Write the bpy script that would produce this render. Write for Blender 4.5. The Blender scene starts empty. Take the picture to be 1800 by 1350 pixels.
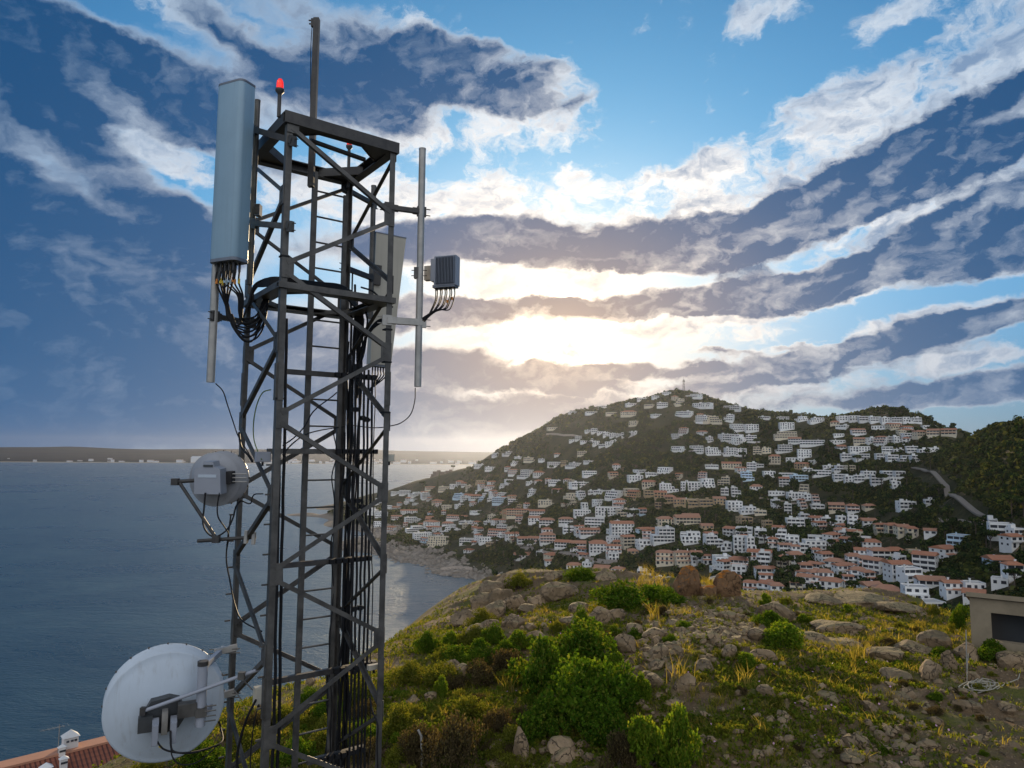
import bpy, bmesh, math, random
import numpy as np
from mathutils import Vector, Matrix
R = math.radians
SC = bpy.context.scene
COL = SC.collection

# ------------------------------------------------------------------ camera
CAMZ = 140.0                      # metres above the sea
F, PITCH, ROLL = 1235.0, 0.0949, 0.0071
cam_d = bpy.data.cameras.new('camera'); cam = bpy.data.objects.new('camera', cam_d); COL.objects.link(cam)
cam_d.sensor_width = 36.0; cam_d.lens = 36.0 * F / 1800.0
cam_d.clip_start = 0.1; cam_d.clip_end = 90000
cam.matrix_world = Matrix.Translation((0, 0, CAMZ)) @ Matrix.Rotation(R(90) + PITCH, 4, 'X') @ Matrix.Rotation(ROLL, 4, 'Z')
SC.camera = cam
_cp, _sp, _cr, _sr = math.cos(PITCH), math.sin(PITCH), math.cos(ROLL), math.sin(ROLL)

def ray(px, py):
    """direction (y = 1) from the camera's position through a point seen at px, py of the 1800 x 1350 photograph"""
    X, Y = px - 900.0, py - 675.0
    x = X * _cr + Y * _sr; y = -X * _sr + Y * _cr
    a, b = x / F, -y / F
    return Vector((a, _cp - b * _sp, _sp + b * _cp)) / (_cp - b * _sp)

def at(px, py, Y):
    d = ray(px, py) * Y
    return Vector((d.x, d.y, d.z + CAMZ))

def azel(px, py):
    d = ray(px, py)
    return math.degrees(math.atan2(d.x, d.y)), math.degrees(math.atan2(d.z, math.hypot(d.x, d.y)))

def proj(P):
    x, y, z = P[0], P[1], P[2] - CAMZ
    w = y * _cp + z * _sp; v = -y * _sp + z * _cp
    X, Y = F * x / w, -F * v / w
    return 900 + X * _cr - Y * _sr, 675 + X * _sr + Y * _cr

# ------------------------------------------------------------------ world
SUN_AZ, SUN_EL = azel(985, 592)

class NT:
    def __init__(s, tree): s.t = tree
    def node(s, typ, **kw):
        n = s.t.nodes.new(typ)
        for k, v in kw.items(): setattr(n, k, v)
        return n
    def link(s, a, b): s.t.links.new(a.s if isinstance(a, V) else a, b)
    def m(s, op, *a, clamp=False):
        n = s.node('ShaderNodeMath', operation=op, use_clamp=clamp)
        for i, v in enumerate(a):
            if isinstance(v, V): s.t.links.new(v.s, n.inputs[i])
            elif isinstance(v, (int, float)): n.inputs[i].default_value = v
            else: s.t.links.new(v, n.inputs[i])
        return V(s, n.outputs[0])
    def comb(s, x, y, z):
        n = s.node('ShaderNodeCombineXYZ')
        for i, v in enumerate((x, y, z)):
            if isinstance(v, V): s.t.links.new(v.s, n.inputs[i])
            else: n.inputs[i].default_value = v
        return n.outputs[0]
    def noise(s, vec, scale, detail=4, rough=.5, dist=0, lac=2.0, out=0):
        n = s.node('ShaderNodeTexNoise'); n.inputs['Scale'].default_value = scale
        n.inputs['Detail'].default_value = detail; n.inputs['Roughness'].default_value = rough
        n.inputs['Distortion'].default_value = dist; n.inputs['Lacunarity'].default_value = lac
        if vec is not None: s.link(vec, n.inputs['Vector'])
        return V(s, n.outputs[out]) if out == 0 else n.outputs[out]
    def mix(s, fac, a, b, typ='MIX'):
        n = s.node('ShaderNodeMix', data_type='RGBA', blend_type=typ)
        n.clamp_factor = True
        for i, v in ((0, fac), (6, a), (7, b)):
            if isinstance(v, V): s.t.links.new(v.s, n.inputs[i])
            elif isinstance(v, (int, float)): n.inputs[i].default_value = v
            elif isinstance(v, (tuple, list)): n.inputs[i].default_value = tuple(v) + ((1,) if len(v) == 3 else ())
            else: s.t.links.new(v, n.inputs[i])
        return n.outputs[2]
    def smooth(s, x, a, b):
        n = s.node('ShaderNodeMapRange', interpolation_type='SMOOTHSTEP')
        s.link(x, n.inputs[0]); n.inputs[1].default_value = a; n.inputs[2].default_value = b
        return V(s, n.outputs[0])

class V:
    def __init__(s, t, sock): s.t, s.s = t, sock
    def __add__(s, o): return s.t.m('ADD', s, o)
    __radd__ = __add__
    def __sub__(s, o): return s.t.m('SUBTRACT', s, o)
    def __rsub__(s, o): return s.t.m('SUBTRACT', o, s)
    def __mul__(s, o): return s.t.m('MULTIPLY', s, o)
    __rmul__ = __mul__
    def __truediv__(s, o): return s.t.m('DIVIDE', s, o)
    def exp(s): return s.t.m('EXPONENT', s)

# a cloud bank: pixel centre, half length, half height (pixels), tilt (degrees, up to the right), weight
CLOUDS = [
    # far left masses
    (-60, 120, 330, 85, 4, 1.0), (130, 95, 240, 52, -8, .9), (260, 160, 190, 44, -20, .55),
    (20, 400, 230, 150, -14, 1.0), (230, 440, 190, 95, -28, .75), (-100, 600, 420, 110, 0, .8), (280, 590, 230, 70, -6, .7),
    (-300, 350, 300, 300, 0, .8), (330, 710, 330, 56, 0, .8), (60, 730, 300, 50, 0, .9), (330, 360, 90, 44, -45, .35),
    # band behind the mast top
    (700, 112, 290, 44, -7, 1.05), (560, 165, 180, 50, -10, .70), (850, 140, 160, 34, -8, .95), (470, 62, 150, 26, -16, .55), (985, 140, 60, 36, 0, .5), (690, 215, 120, 26, -4, .42),
    # long dark bank right of the tower
    (820, 420, 130, 26, 3, .9), (980, 437, 240, 34, 0, 1.2), (1190, 420, 180, 38, 5, 1.15), (1390, 378, 190, 38, 13, 1.15), (1570, 322, 190, 40, 16, 1.15), (1740, 268, 170, 36, 14, 1.0),
    (1640, 425, 250, 36, 13, 1.0), (1780, 400, 180, 56, 8, .95), (1540, 482, 230, 28, 8, .95), (1330, 482, 180, 20, 4, .8), (1850, 470, 150, 30, 6, .7),
    (1700, 190, 110, 26, 20, .7), (1560, 240, 100, 20, 18, .6), (1830, 110, 80, 26, 25, .6),
    # bars round the sun
    (1240, 530, 190, 19, 1, 1.6), (1060, 543, 150, 13, -3, 1.4), (850, 548, 160, 27, 3, 1.15), (700, 540, 120, 26, 0, .6),
    (790, 645, 150, 26, 2, 1.0), (1030, 659, 150, 13, 2, 1.5), (985, 679, 110, 7, 0, 1.1), (940, 715, 250, 17, 3, .95), (760, 705, 220, 30, 0, .6), (760, 757, 300, 34, 0, 1.0), (560, 765, 300, 36, 0, .8), (1250, 625, 60, 6, 0, .9), (1400, 608, 60, 5, 0, .8),
    # low bars on the right
    (1590, 592, 250, 21, 8, .95), (1430, 632, 200, 15, 8, .85), (1730, 570, 190, 20, 10, .85), (1400, 668, 230, 14, 7, .9), (1620, 690, 260, 22, 5, .95), (1800, 665, 180, 22, 8, .85),
    # veil behind the tower
    (480, 280, 130, 24, -10, .35), (560, 430, 160, 50, 5, .45), (600, 590, 170, 40, 0, .45),
]
# torn sunlit cloud, higher and thinner than the dark banks
PALE = [(1530, 190, 230, 70, 24, .75), (1740, 140, 220, 90, 24, .8), (1330, 275, 190, 52, 22, .75), (1180, 335, 130, 36, 8, .7), (1720, 270, 190, 60, 14, .6),
    (930, 348, 240, 40, 2, .8), (780, 220, 170, 44, -6, .75), (960, 170, 110, 40, 0, .7), (1360, 8, 60, 30, 0, .9), (1570, 10, 120, 24, 15, .65), (1730, 15, 90, 20, 15, .6), (1150, 215, 24, 14, 0, .5), (930, 240, 30, 16, 0, .5), (1005, 298, 20, 12, 0, .5),
    (290, 262, 110, 40, -32, .72), (210, 205, 110, 26, -25, .45), (430, 60, 190, 26, -10, .6), (715, 45, 50, 22, -30, .55), (150, 430, 160, 40, -20, .2),
    (1550, 400, 110, 26, 16, .8), (1700, 360, 120, 30, 10, .6), (1500, 520, 260, 16, 6, .7), (1620, 560, 240, 12, 10, .7), (1650, 640, 300, 14, 6, .7), (1450, 690, 300, 14, 0, .5),
    (900, 495, 200, 34, 0, .8), (1000, 600, 300, 50, 0, .8), (700, 330, 120, 50, 0, .5), (560, 330, 100, 60, 0, .4)]
# gaps where the cloud thins to white or blue
GAPS = [(990, 592, 160, 32, 0, 1.0), (900, 494, 150, 20, 0, .9), (1060, 492, 110, 12, 0, .6), (1120, 90, 200, 80, -5, .9), (1270, 160, 150, 50, 20, .6), (1190, 600, 170, 22, 0, .7),
        (290, 262, 100, 30, -35, .6), (860, 265, 200, 30, -8, .4), (1560, 545, 330, 13, 8, .9), (1650, 638, 260, 9, 8, .5), (1420, 455, 200, 9, 8, .5), (1560, 395, 60, 16, 20, .6),
        (430, 22, 160, 22, -10, .6), (1650, 735, 300, 20, 0, .6), (1300, 340, 130, 14, 12, .35), (1450, 130, 60, 40, 30, .25), (60, 250, 90, 26, -20, .3), (150, 330, 70, 20, -25, .3)]

world = bpy.data.worlds.new('World'); SC.world = world; world.use_nodes = True
world.cycles.sampling_method = 'MANUAL'; world.cycles.sample_map_resolution = 512
wt = world.node_tree; wt.nodes.clear(); T = NT(wt)
SKY = T.node('ShaderNodeTexSky', sky_type='NISHITA', sun_disc=False)
SKY.sun_elevation = R(SUN_EL); SKY.sun_rotation = R(SUN_AZ)
SKY.air_density = 1.0; SKY.dust_density = 0.4; SKY.ozone_density = 4.0; SKY.altitude = 100
SKY_STRENGTH = 0.09
tc = T.node('ShaderNodeTexCoord')
sep = T.node('ShaderNodeSeparateXYZ'); T.link(tc.outputs['Generated'], sep.inputs[0])
dx, dy, dz = (V(T, sep.outputs[i]) for i in range(3))
AZ = T.m('ARCTAN2', dx, dy) * (180 / math.pi)
EL = T.m('ARCSINE', dz) * (180 / math.pi)
PXD = 1235 * math.pi / 180.0     # pixels per degree at the picture's centre
base = T.comb(AZ * 0.05, EL * 0.085, 0.0)
warp = T.noise(base, 1.6, 3, .55, out=1)
wsep = T.node('ShaderNodeSeparateColor'); T.link(warp, wsep.inputs[0])
wa = V(T, wsep.outputs[0]) - .5; we = V(T, wsep.outputs[1]) - .5
warp2 = T.noise(base, 9, 4, .6, out=1)
ws2 = T.node('ShaderNodeSeparateColor'); T.link(warp2, ws2.inputs[0])
wa2 = V(T, ws2.outputs[0]) - .5; we2 = V(T, ws2.outputs[1]) - .5
A2 = AZ + wa * 6.0 + wa2 * 2.6
E2 = EL + we * 3.0 + we2 * 1.5
AE = T.comb(A2, E2, 0.0)
def blob(px, py, rx, ry, rot, w):
    a, e = azel(px, py); s = math.cos(R(a))
    mp = T.node('ShaderNodeMapping', vector_type='TEXTURE'); T.link(AE, mp.inputs[0])
    mp.inputs[1].default_value = (a, e, 0); mp.inputs[2].default_value = (0, 0, R(rot))
    mp.inputs[3].default_value = (rx / PXD * s * 1.75, ry / PXD * s * 1.75, 1)
    gr = T.node('ShaderNodeTexGradient', gradient_type='SPHERICAL'); T.link(mp.outputs[0], gr.inputs[0])
    return V(T, gr.outputs[1]), w * 1.35
D = None
for b in CLOUDS:
    v, w = blob(*b); D = v * w if D is None else T.m('MULTIPLY_ADD', v, w, D)
D = T.m('MINIMUM', D, 1.05)
for b in GAPS:
    v, w = blob(*b); D = T.m('MULTIPLY_ADD', v, -w, D)
D2 = None
for b in PALE:
    v, w = blob(*b); D2 = v * w if D2 is None else T.m('MULTIPLY_ADD', v, w, D2)
D2 = T.m('MINIMUM', D2, .75)
cv = T.comb(A2 * .058 + E2 * -.014, E2 * .086, 3.3)
cv2 = T.comb((A2 + (SUN_AZ - A2) * .02) * .058 + (E2 + .5) * -.014, (E2 + .5) * .086, 3.3)
n1 = T.noise(cv, 2.7, 10, .545)
n1b = T.noise(cv2, 2.7, 8, .545)
n2 = T.noise(T.comb(A2 * .055, E2 * .075, 7.7), 15, 6, .64)
front = T.smooth(dy, -.1, .35)
tex = .34 + T.smooth(AZ, -24, -2) * .58 + T.smooth(EL, 14, 28) * .3
dens = D * front + ((n1 - .5) * 1.65 + (n2 - .5) * .55) * T.m('MINIMUM', tex, 1.0)
dens = dens + (1.0 - front) * .1
alpha = T.smooth(dens, .12, .72)
thick = T.smooth(dens, .08, 1.05)
relief = (n1b - n1) * 3.4 * (.55 + T.smooth(AZ, -8, 18) * .75)
# angle from the sun, squashed a little in height
sa, se = SUN_AZ, SUN_EL
g = (AZ - sa) * (AZ - sa) * .45 + (EL - se) * (EL - se) * 1.0
glow_core = (g * -.13).exp()
glow_mid = (g * -.0120).exp()
glow_wide = (g * -.0020).exp()
lit = T.mix(glow_wide, (.24, .38, .55), (1.30, 1.18, 1.04))
lit = T.mix(glow_mid * .8, lit, (1.5, 1.22, .92))
lit = T.mix(glow_core, lit, (3.6, 2.9, 2.1))
dark = T.mix(glow_wide, (.008, .060, .165), (.050, .120, .250))
dark = T.mix(glow_mid, dark, (.36, .28, .25))
dark = T.mix(glow_core * .40, dark, (.85, .60, .42))
tk = T.m('SUBTRACT', thick, relief * .75, clamp=True)
cloud = T.mix(tk, lit, dark)
dens2 = D2 * front + (n1 - .5) * 2.4 + (n2 - .5) * 1.1
alpha2 = T.smooth(dens2, .30, .85)
pk = T.m('SUBTRACT', T.smooth(dens2, .5, 1.3) * .75, relief * 1.1, clamp=True)
pmid = T.mix(glow_wide, (.14, .24, .40), (.30, .38, .50))
pmid = T.mix(glow_mid, pmid, (.95, .80, .66))
pale = T.mix(pk, lit, pmid)
# unseen bright cloud added behind the viewer as fill for the shaded sides
back = T.smooth(dy, .05, -.45)
cloud = T.mix(back, cloud, (1.05, 1.08, 1.12))
alpha = T.m('MAXIMUM', alpha, back * T.smooth(dz, -.1, .05) * .85)
skyc = T.mix(1.0, SKY.outputs[0], (SKY_STRENGTH,) * 3, 'MULTIPLY')
skyc = T.mix(1.0, skyc, T.mix(T.smooth(EL, 2, 20), (.60, .80, 1.05), (.40, 1.12, 1.32)), 'MULTIPLY')
skyc = T.mix(glow_wide * .25, skyc, (.40, .78, 1.0))
skyc = T.mix(glow_wide * .25, skyc, (.45, .78, 1.0))
skyc = T.mix(glow_mid, skyc, (1.35, 1.18, .95))
skyc = T.mix(glow_core, skyc, (4.5, 3.8, 2.8))
hz = (T.m('MAXIMUM', EL, 0) * -.11).exp()
skyc = T.mix(alpha2, skyc, pale)
allc = T.mix(alpha, skyc, cloud)
hazec = T.mix(glow_wide, (.020, .115, .28), (.20, .26, .34))
hazec = T.mix(glow_mid * .9, hazec, (.50, .36, .28))
allc = T.mix(hz * .80, allc, hazec)
bg = T.node('ShaderNodeBackground'); bg.inputs[1].default_value = 1.0
T.link(allc, bg.inputs[0])
wo = T.node('ShaderNodeOutputWorld'); T.link(bg.outputs[0], wo.inputs[0])

# ------------------------------------------------------------------ sun
sl = bpy.data.lights.new('sun', 'SUN'); sl.energy = 4.6; sl.angle = R(0.6); sl.color = (1.0, .76, .46)
sun = bpy.data.objects.new('sun', sl); COL.objects.link(sun)
_sd = Vector((math.sin(R(SUN_AZ)) * math.cos(R(SUN_EL)), math.cos(R(SUN_AZ)) * math.cos(R(SUN_EL)), math.sin(R(SUN_EL))))
sun.rotation_euler = _sd.to_track_quat('Z', 'Y').to_euler()

SC.view_settings.view_transform = 'Standard'; SC.view_settings.look = 'None'
SC.view_settings.exposure = 0.28; SC.view_settings.gamma = 1.0; SC.view_settings.use_curve_mapping = False

# ------------------------------------------------------------------ helpers
RNG = random.Random(7)
NP = np.random.default_rng(11)

class MB:
    """collects faces and links them as one mesh object"""
    def __init__(s): s.v, s.f, s.m, s.sm = [], [], [], []
    def add(s, vs, fs, mi=0, smooth=False):
        o = len(s.v); s.v.extend([tuple(v) for v in vs])
        for f in fs: s.f.append(tuple(i + o for i in f)); s.m.append(mi); s.sm.append(smooth)
    def box(s, c, size, ax=None, mi=0):
        """ax: three axis vectors (default world)"""
        c = Vector(c); X, Y, Z = ax if ax else (Vector((1, 0, 0)), Vector((0, 1, 0)), Vector((0, 0, 1)))
        h = [q / 2 for q in size]
        vs = [c + X * (h[0] * i) + Y * (h[1] * j) + Z * (h[2] * k) for i in (-1, 1) for j in (-1, 1) for k in (-1, 1)]
        s.add(vs, [(0, 1, 3, 2), (4, 6, 7, 5), (0, 4, 5, 1), (2, 3, 7, 6), (0, 2, 6, 4), (1, 5, 7, 3)], mi)
        return s
    def bar(s, a, b, w, h=None, up=(0, 0, 1), mi=0, off=(0, 0)):
        """rectangular bar from a to b"""
        a, b = Vector(a), Vector(b); d = (b - a); L = d.length; d.normalize()
        up = Vector(up)
        if abs(d.dot(up)) > .98: up = Vector((1, 0, 0))
        X = d.cross(up).normalized(); Z = X.cross(d).normalized()
        c = (a + b) / 2 + X * off[0] + Z * off[1]
        return s.box(c, (w, L, h or w), (X, d, Z), mi)
    def angle(s, a, b, w, t, X, Z, mi=0):
        """L section from a to b; flanges run from the line a-b along X and along Z"""
        a, b, X, Z = Vector(a), Vector(b), Vector(X).normalized(), Vector(Z).normalized()
        d = (b - a).normalized(); L = (b - a).length; c = (a + b) / 2
        s.box(c + X * (w / 2) + Z * (t / 2), (w, L, t), (X, d, Z), mi)
        s.box(c + Z * ((w + t) / 2) + X * (t / 2), (t, L, w - t), (X, d, Z), mi)
        return s
    def tube(s, pts, r, n=8, mi=0, caps=True):
        pts = [Vector(p) for p in pts]; rs = r if isinstance(r, (list, tuple)) else [r] * len(pts)
        rings = []; prev = None
        for i, p in enumerate(pts):
            d = (pts[min(i + 1, len(pts) - 1)] - pts[max(i - 1, 0)]).normalized()
            if prev is None:
                ref = Vector((0, 0, 1)) if abs(d.z) < .9 else Vector((1, 0, 0)); X = d.cross(ref).normalized()
            else: X = (prev - d * prev.dot(d)).normalized()
            prev = X; Y = d.cross(X)
            rings.append([p + (X * math.cos(2 * math.pi * k / n) + Y * math.sin(2 * math.pi * k / n)) * rs[i] for k in range(n)])
        vs = [v for r_ in rings for v in r_]; fs = []
        for i in range(len(pts) - 1):
            for k in range(n): fs.append((i * n + k, i * n + (k + 1) % n, (i + 1) * n + (k + 1) % n, (i + 1) * n + k))
        s.add(vs, fs, mi, n > 6)
        if caps:
            s.add(rings[0], [tuple(range(n))[::-1]], mi); s.add(rings[-1], [tuple(range(n))], mi)
        return s
    def lathe(s, prof, o, axis, n=24, mi=0):
        """prof: (radius, distance along axis)"""
        o, d = Vector(o), Vector(axis).normalized(); ref = Vector((0, 0, 1)) if abs(d.z) < .9 else Vector((1, 0, 0))
        X = d.cross(ref).normalized(); Y = d.cross(X)
        vs = [o + d * h + (X * math.cos(2 * math.pi * k / n) + Y * math.sin(2 * math.pi * k / n)) * max(r, 1e-4) for r, h in prof for k in range(n)]
        fs = [(i * n + k, i * n + (k + 1) % n, (i + 1) * n + (k + 1) % n, (i + 1) * n + k) for i in range(len(prof) - 1) for k in range(n)]
        s.add(vs, fs, mi, True); return s
    def prism(s, poly, z0, z1, mi=0):
        n = len(poly); vs = [(x, y, z0) for x, y in poly] + [(x, y, z1) for x, y in poly]
        s.add(vs, [tuple(range(n))[::-1], tuple(range(n, 2 * n))] + [(i, (i + 1) % n, n + (i + 1) % n, n + i) for i in range(n)], mi); return s
    def mesh(s, name, mats):
        me = bpy.data.meshes.new(name); me.from_pydata(s.v, [], s.f)
        for m in (mats if isinstance(mats, (list, tuple)) else [mats]): me.materials.append(m)
        me.polygons.foreach_set('material_index', s.m); me.polygons.foreach_set('use_smooth', s.sm); me.update(); return me
    def build(s, name, mats, parent=None, **kw):
        return link(name, s.mesh(name, mats), parent, **kw)

def link(name, me, parent=None, loc=None, **kw):
    o = bpy.data.objects.new(name, me); COL.objects.link(o)
    if parent is not None:
        o.parent = parent
        if loc is None and kw.pop('world', True):
            o.matrix_parent_inverse = parent.matrix_world.inverted() if False else Matrix.Translation(-parent.location)
    if loc is not None: o.location = loc
    kw.pop('world', None)
    tag(o, **kw); return o

def tag(o, label=None, cat=None, group=None, kind=None):
    if label: o['label'] = label
    if cat: o['category'] = cat
    if group: o['group'] = group
    if kind: o['kind'] = kind
    return o

def empty(name, loc, label=None, cat=None, group=None):
    o = bpy.data.objects.new(name, None); COL.objects.link(o); o.location = loc; o.empty_display_size = .3
    return tag(o, label, cat, group)

def np_mesh(name, V_, F_, mats, smooth=False, mi=None):
    """mesh from numpy arrays, all faces with the same vertex count"""
    me = bpy.data.meshes.new(name); k = F_.shape[1]
    me.vertices.add(len(V_)); me.vertices.foreach_set('co', V_.astype(np.float32).ravel())
    me.loops.add(F_.size); me.loops.foreach_set('vertex_index', F_.astype(np.int32).ravel())
    me.polygons.add(len(F_)); me.polygons.foreach_set('loop_start', np.arange(0, F_.size, k, dtype=np.int32))
    me.polygons.foreach_set('use_smooth', np.full(len(F_), smooth))
    if mi is not None: me.polygons.foreach_set('material_index', mi.astype(np.int32))
    for m in (mats if isinstance(mats, (list, tuple)) else [mats]): me.materials.append(m)
    me.update(calc_edges=True); me.validate(); return me

def copy_tree(o, loc, rz=0, sc=1.0, **kw):
    c = o.copy(); COL.objects.link(c); c.location = loc; c.rotation_euler = (0, 0, rz)
    c.scale = (sc, sc, sc) if not isinstance(sc, tuple) else sc
    tag(c, **kw)
    for ch in o.children:
        k = ch.copy(); COL.objects.link(k); k.parent = c
        for g in ch.children:
            q = g.copy(); COL.objects.link(q); q.parent = k
    return c

# value noise in numpy
def _hash(ix, iy, seed):
    n = (ix * 374761393 + iy * 668265263 + seed * 974634777) & 0xFFFFFFFF
    n = ((n ^ (n >> 13)) * 1274126177) & 0xFFFFFFFF
    return ((n ^ (n >> 16)) & 0xFFFF) / 65535.0
def vnoise(x, y, seed=0):
    xi, yi = np.floor(x).astype(np.int64), np.floor(y).astype(np.int64); fx, fy = x - xi, y - yi
    fx = fx * fx * (3 - 2 * fx); fy = fy * fy * (3 - 2 * fy)
    a, b = _hash(xi, yi, seed), _hash(xi + 1, yi, seed); c, d = _hash(xi, yi + 1, seed), _hash(xi + 1, yi + 1, seed)
    return (a + (b - a) * fx) * (1 - fy) + (c + (d - c) * fx) * fy
def fbm(x, y, oct=5, seed=0, gain=.5):
    s = 0; a = 1; t = 0
    for i in range(oct):
        s = s + a * (vnoise(x * 2 ** i + 17.3 * i, y * 2 ** i - 9.1 * i, seed + i) - .5); t += a; a *= gain
    return s / t * 2

class RBF:
    """thin plate spline through scattered points"""
    def __init__(s, P, Z, lam=0.0):
        s.P = P = np.asarray(P, float); n = len(P); s.sc = np.abs(P).max(); Q = P / s.sc
        K = s.k(np.linalg.norm(Q[:, None] - Q[None], axis=2)) + lam * np.eye(n)
        A = np.zeros((n + 3, n + 3)); A[:n, :n] = K; A[:n, n] = 1; A[:n, n + 1:] = Q; A[n:, :n] = A[:n, n:].T
        s.w = np.linalg.solve(A, np.r_[Z, 0, 0, 0]); s.Q = Q
    def k(s, r): return np.where(r > 1e-9, r * r * np.log(np.maximum(r, 1e-9)), 0)
    def __call__(s, x, y):
        x = np.asarray(x, float) / s.sc; y = np.asarray(y, float) / s.sc; out = s.w[-3] + s.w[-2] * x + s.w[-1] * y
        for (a, b), w in zip(s.Q, s.w[:-3]):
            out = out + w * s.k(np.hypot(x - a, y - b))
        return out

# ------------------------------------------------------------------ materials
def mat(name, build):
    m = bpy.data.materials.new(name); m.use_nodes = True; t = m.node_tree; t.nodes.clear(); N = NT(t)
    out = N.node('ShaderNodeOutputMaterial'); N.t.links.new(build(N), out.inputs[0]); m.cycles.displacement_method = 'BUMP' if hasattr(m.cycles, 'displacement_method') else None
    return m
def bsdf(N, col, rough=.6, metal=0, bump=None, bstr=.3, bdist=.01, spec=.5, sub=None):
    p = N.node('ShaderNodeBsdfPrincipled')
    def setv(i, v):
        if isinstance(v, V): N.t.links.new(v.s, p.inputs[i])
        elif isinstance(v, (int, float)): p.inputs[i].default_value = v
        elif isinstance(v, (tuple, list)): p.inputs[i].default_value = tuple(v) + ((1,) if len(v) == 3 else ())
        else: N.t.links.new(v, p.inputs[i])
    setv('Base Color', col); setv('Roughness', rough); setv('Metallic', metal); setv('Specular IOR Level', spec)
    if bump is not None:
        b = N.node('ShaderNodeBump'); b.inputs['Strength'].default_value = bstr; b.inputs['Distance'].default_value = bdist
        N.link(bump, b.inputs['Height']); N.t.links.new(b.outputs[0], p.inputs['Normal'])
    return p.outputs[0]
def objco(N): return N.node('ShaderNodeTexCoord').outputs['Object']
def geoco(N): return N.node('ShaderNodeNewGeometry').outputs['Position']
def rnd(N): return V(N, N.node('ShaderNodeObjectInfo').outputs['Random'])

def plain(name, col, rough=.6, metal=0, var=.15, scale=6, spec=.5, bstr=.15):
    def f(N):
        n = N.noise(geoco(N), scale, 6, .6)
        c2 = tuple(q * (1 - var * 2) for q in col); c1 = tuple(min(1, q * (1 + var)) for q in col)
        return bsdf(N, N.mix(n, c2, c1), rough, metal, n, bstr, .004, spec)
    return mat(name, f)

def galv(name, a, b, rough=.5, metal=.55):
    def f(N):
        n = N.noise(geoco(N), 5, 8, .65); w = N.node('ShaderNodeTexVoronoi'); w.inputs['Scale'].default_value = 60
        N.link(geoco(N), w.inputs[0]); sp = V(N, w.outputs[0])
        c = N.mix(N.smooth(n, .3, .7), a, b)
        # streaks of run-down dirt
        st = N.node('ShaderNodeMapping'); N.link(geoco(N), st.inputs[0]); st.inputs[3].default_value = (30, 30, 1.2)
        s2 = N.smooth(N.noise(st.outputs[0], 1.0, 4, .6), .55, .75)
        c = N.mix(s2 * .35, c, tuple(q * .45 for q in a))
        return bsdf(N, c, n * .3 + (rough - .15), metal, sp, .12, .002)
    return mat(name, f)

M = {}
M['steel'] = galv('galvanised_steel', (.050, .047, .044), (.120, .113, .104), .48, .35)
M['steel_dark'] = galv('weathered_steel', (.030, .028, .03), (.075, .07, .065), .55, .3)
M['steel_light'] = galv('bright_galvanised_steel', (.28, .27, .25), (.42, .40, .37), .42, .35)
def streaky(name, col, dirt, rough, amt=.5):
    def f(N):
        g = geoco(N); st = N.node('ShaderNodeMapping'); N.link(g, st.inputs[0]); st.inputs[3].default_value = (22, 22, .9)
        s = N.smooth(N.noise(st.outputs[0], 1.0, 6, .65), .50, .78); n = N.noise(g, 1.3, 7, .6); sp = N.smooth(N.noise(g, 38, 4, .6), .66, .74)
        c = N.mix(N.smooth(n, .35, .75) * .5, col, tuple(q * .72 for q in col)); c = N.mix(s * amt, c, dirt); c = N.mix(sp * .45, c, dirt)
        return bsdf(N, c, n * .25 + (rough - .1), 0, n, .08, .01)
    return mat(name, f)
M['radome'] = streaky('grey_radome', (.24, .37, .47), (.13, .18, .22), .40, .35)
M['dish2'] = streaky('grey_dish_paint', (.30, .31, .34), (.17, .15, .13), .34, .4)
M['radome_b'] = streaky('cream_radome', (.46, .43, .36), (.26, .24, .20), .45, .35)
M['dish'] = streaky('white_dish_paint', (.50, .57, .65), (.27, .27, .26), .34, .4)
M['dish_dark'] = plain('dark_hub_metal', (.07, .075, .08), .5, .3, .2, 8)
M['radio'] = plain('grey_radio_paint', (.30, .32, .37), .5, 0, .10, 4)
M['radio_dark'] = plain('dark_radio_metal', (.16, .18, .22), .5, .2, .12, 8)
M['cable'] = plain('black_cable_rubber', (.012, .012, .014), .62, 0, .2, 10, .25)
M['cable_green'] = plain('green_earth_cable', (.10, .16, .05), .5, 0, .2, 10)
M['orange_tape'] = plain('orange_tape', (.62, .22, .03), .6)
M['yellow_tape'] = plain('yellow_tape', (.70, .52, .05), .6)
M['blue_plug'] = plain('pale_blue_sleeve', (.35, .50, .62), .5)
def _red(N):
    p = N.node('ShaderNodeBsdfPrincipled'); p.inputs['Base Color'].default_value = (.85, .03, .02, 1); p.inputs['Roughness'].default_value = .2
    p.inputs['Transmission Weight'].default_value = .45; p.inputs['Emission Color'].default_value = (1, .04, .02, 1); p.inputs['Emission Strength'].default_value = .35
    return p.outputs[0]
M['red'] = mat('red_beacon_glass', _red)

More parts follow.
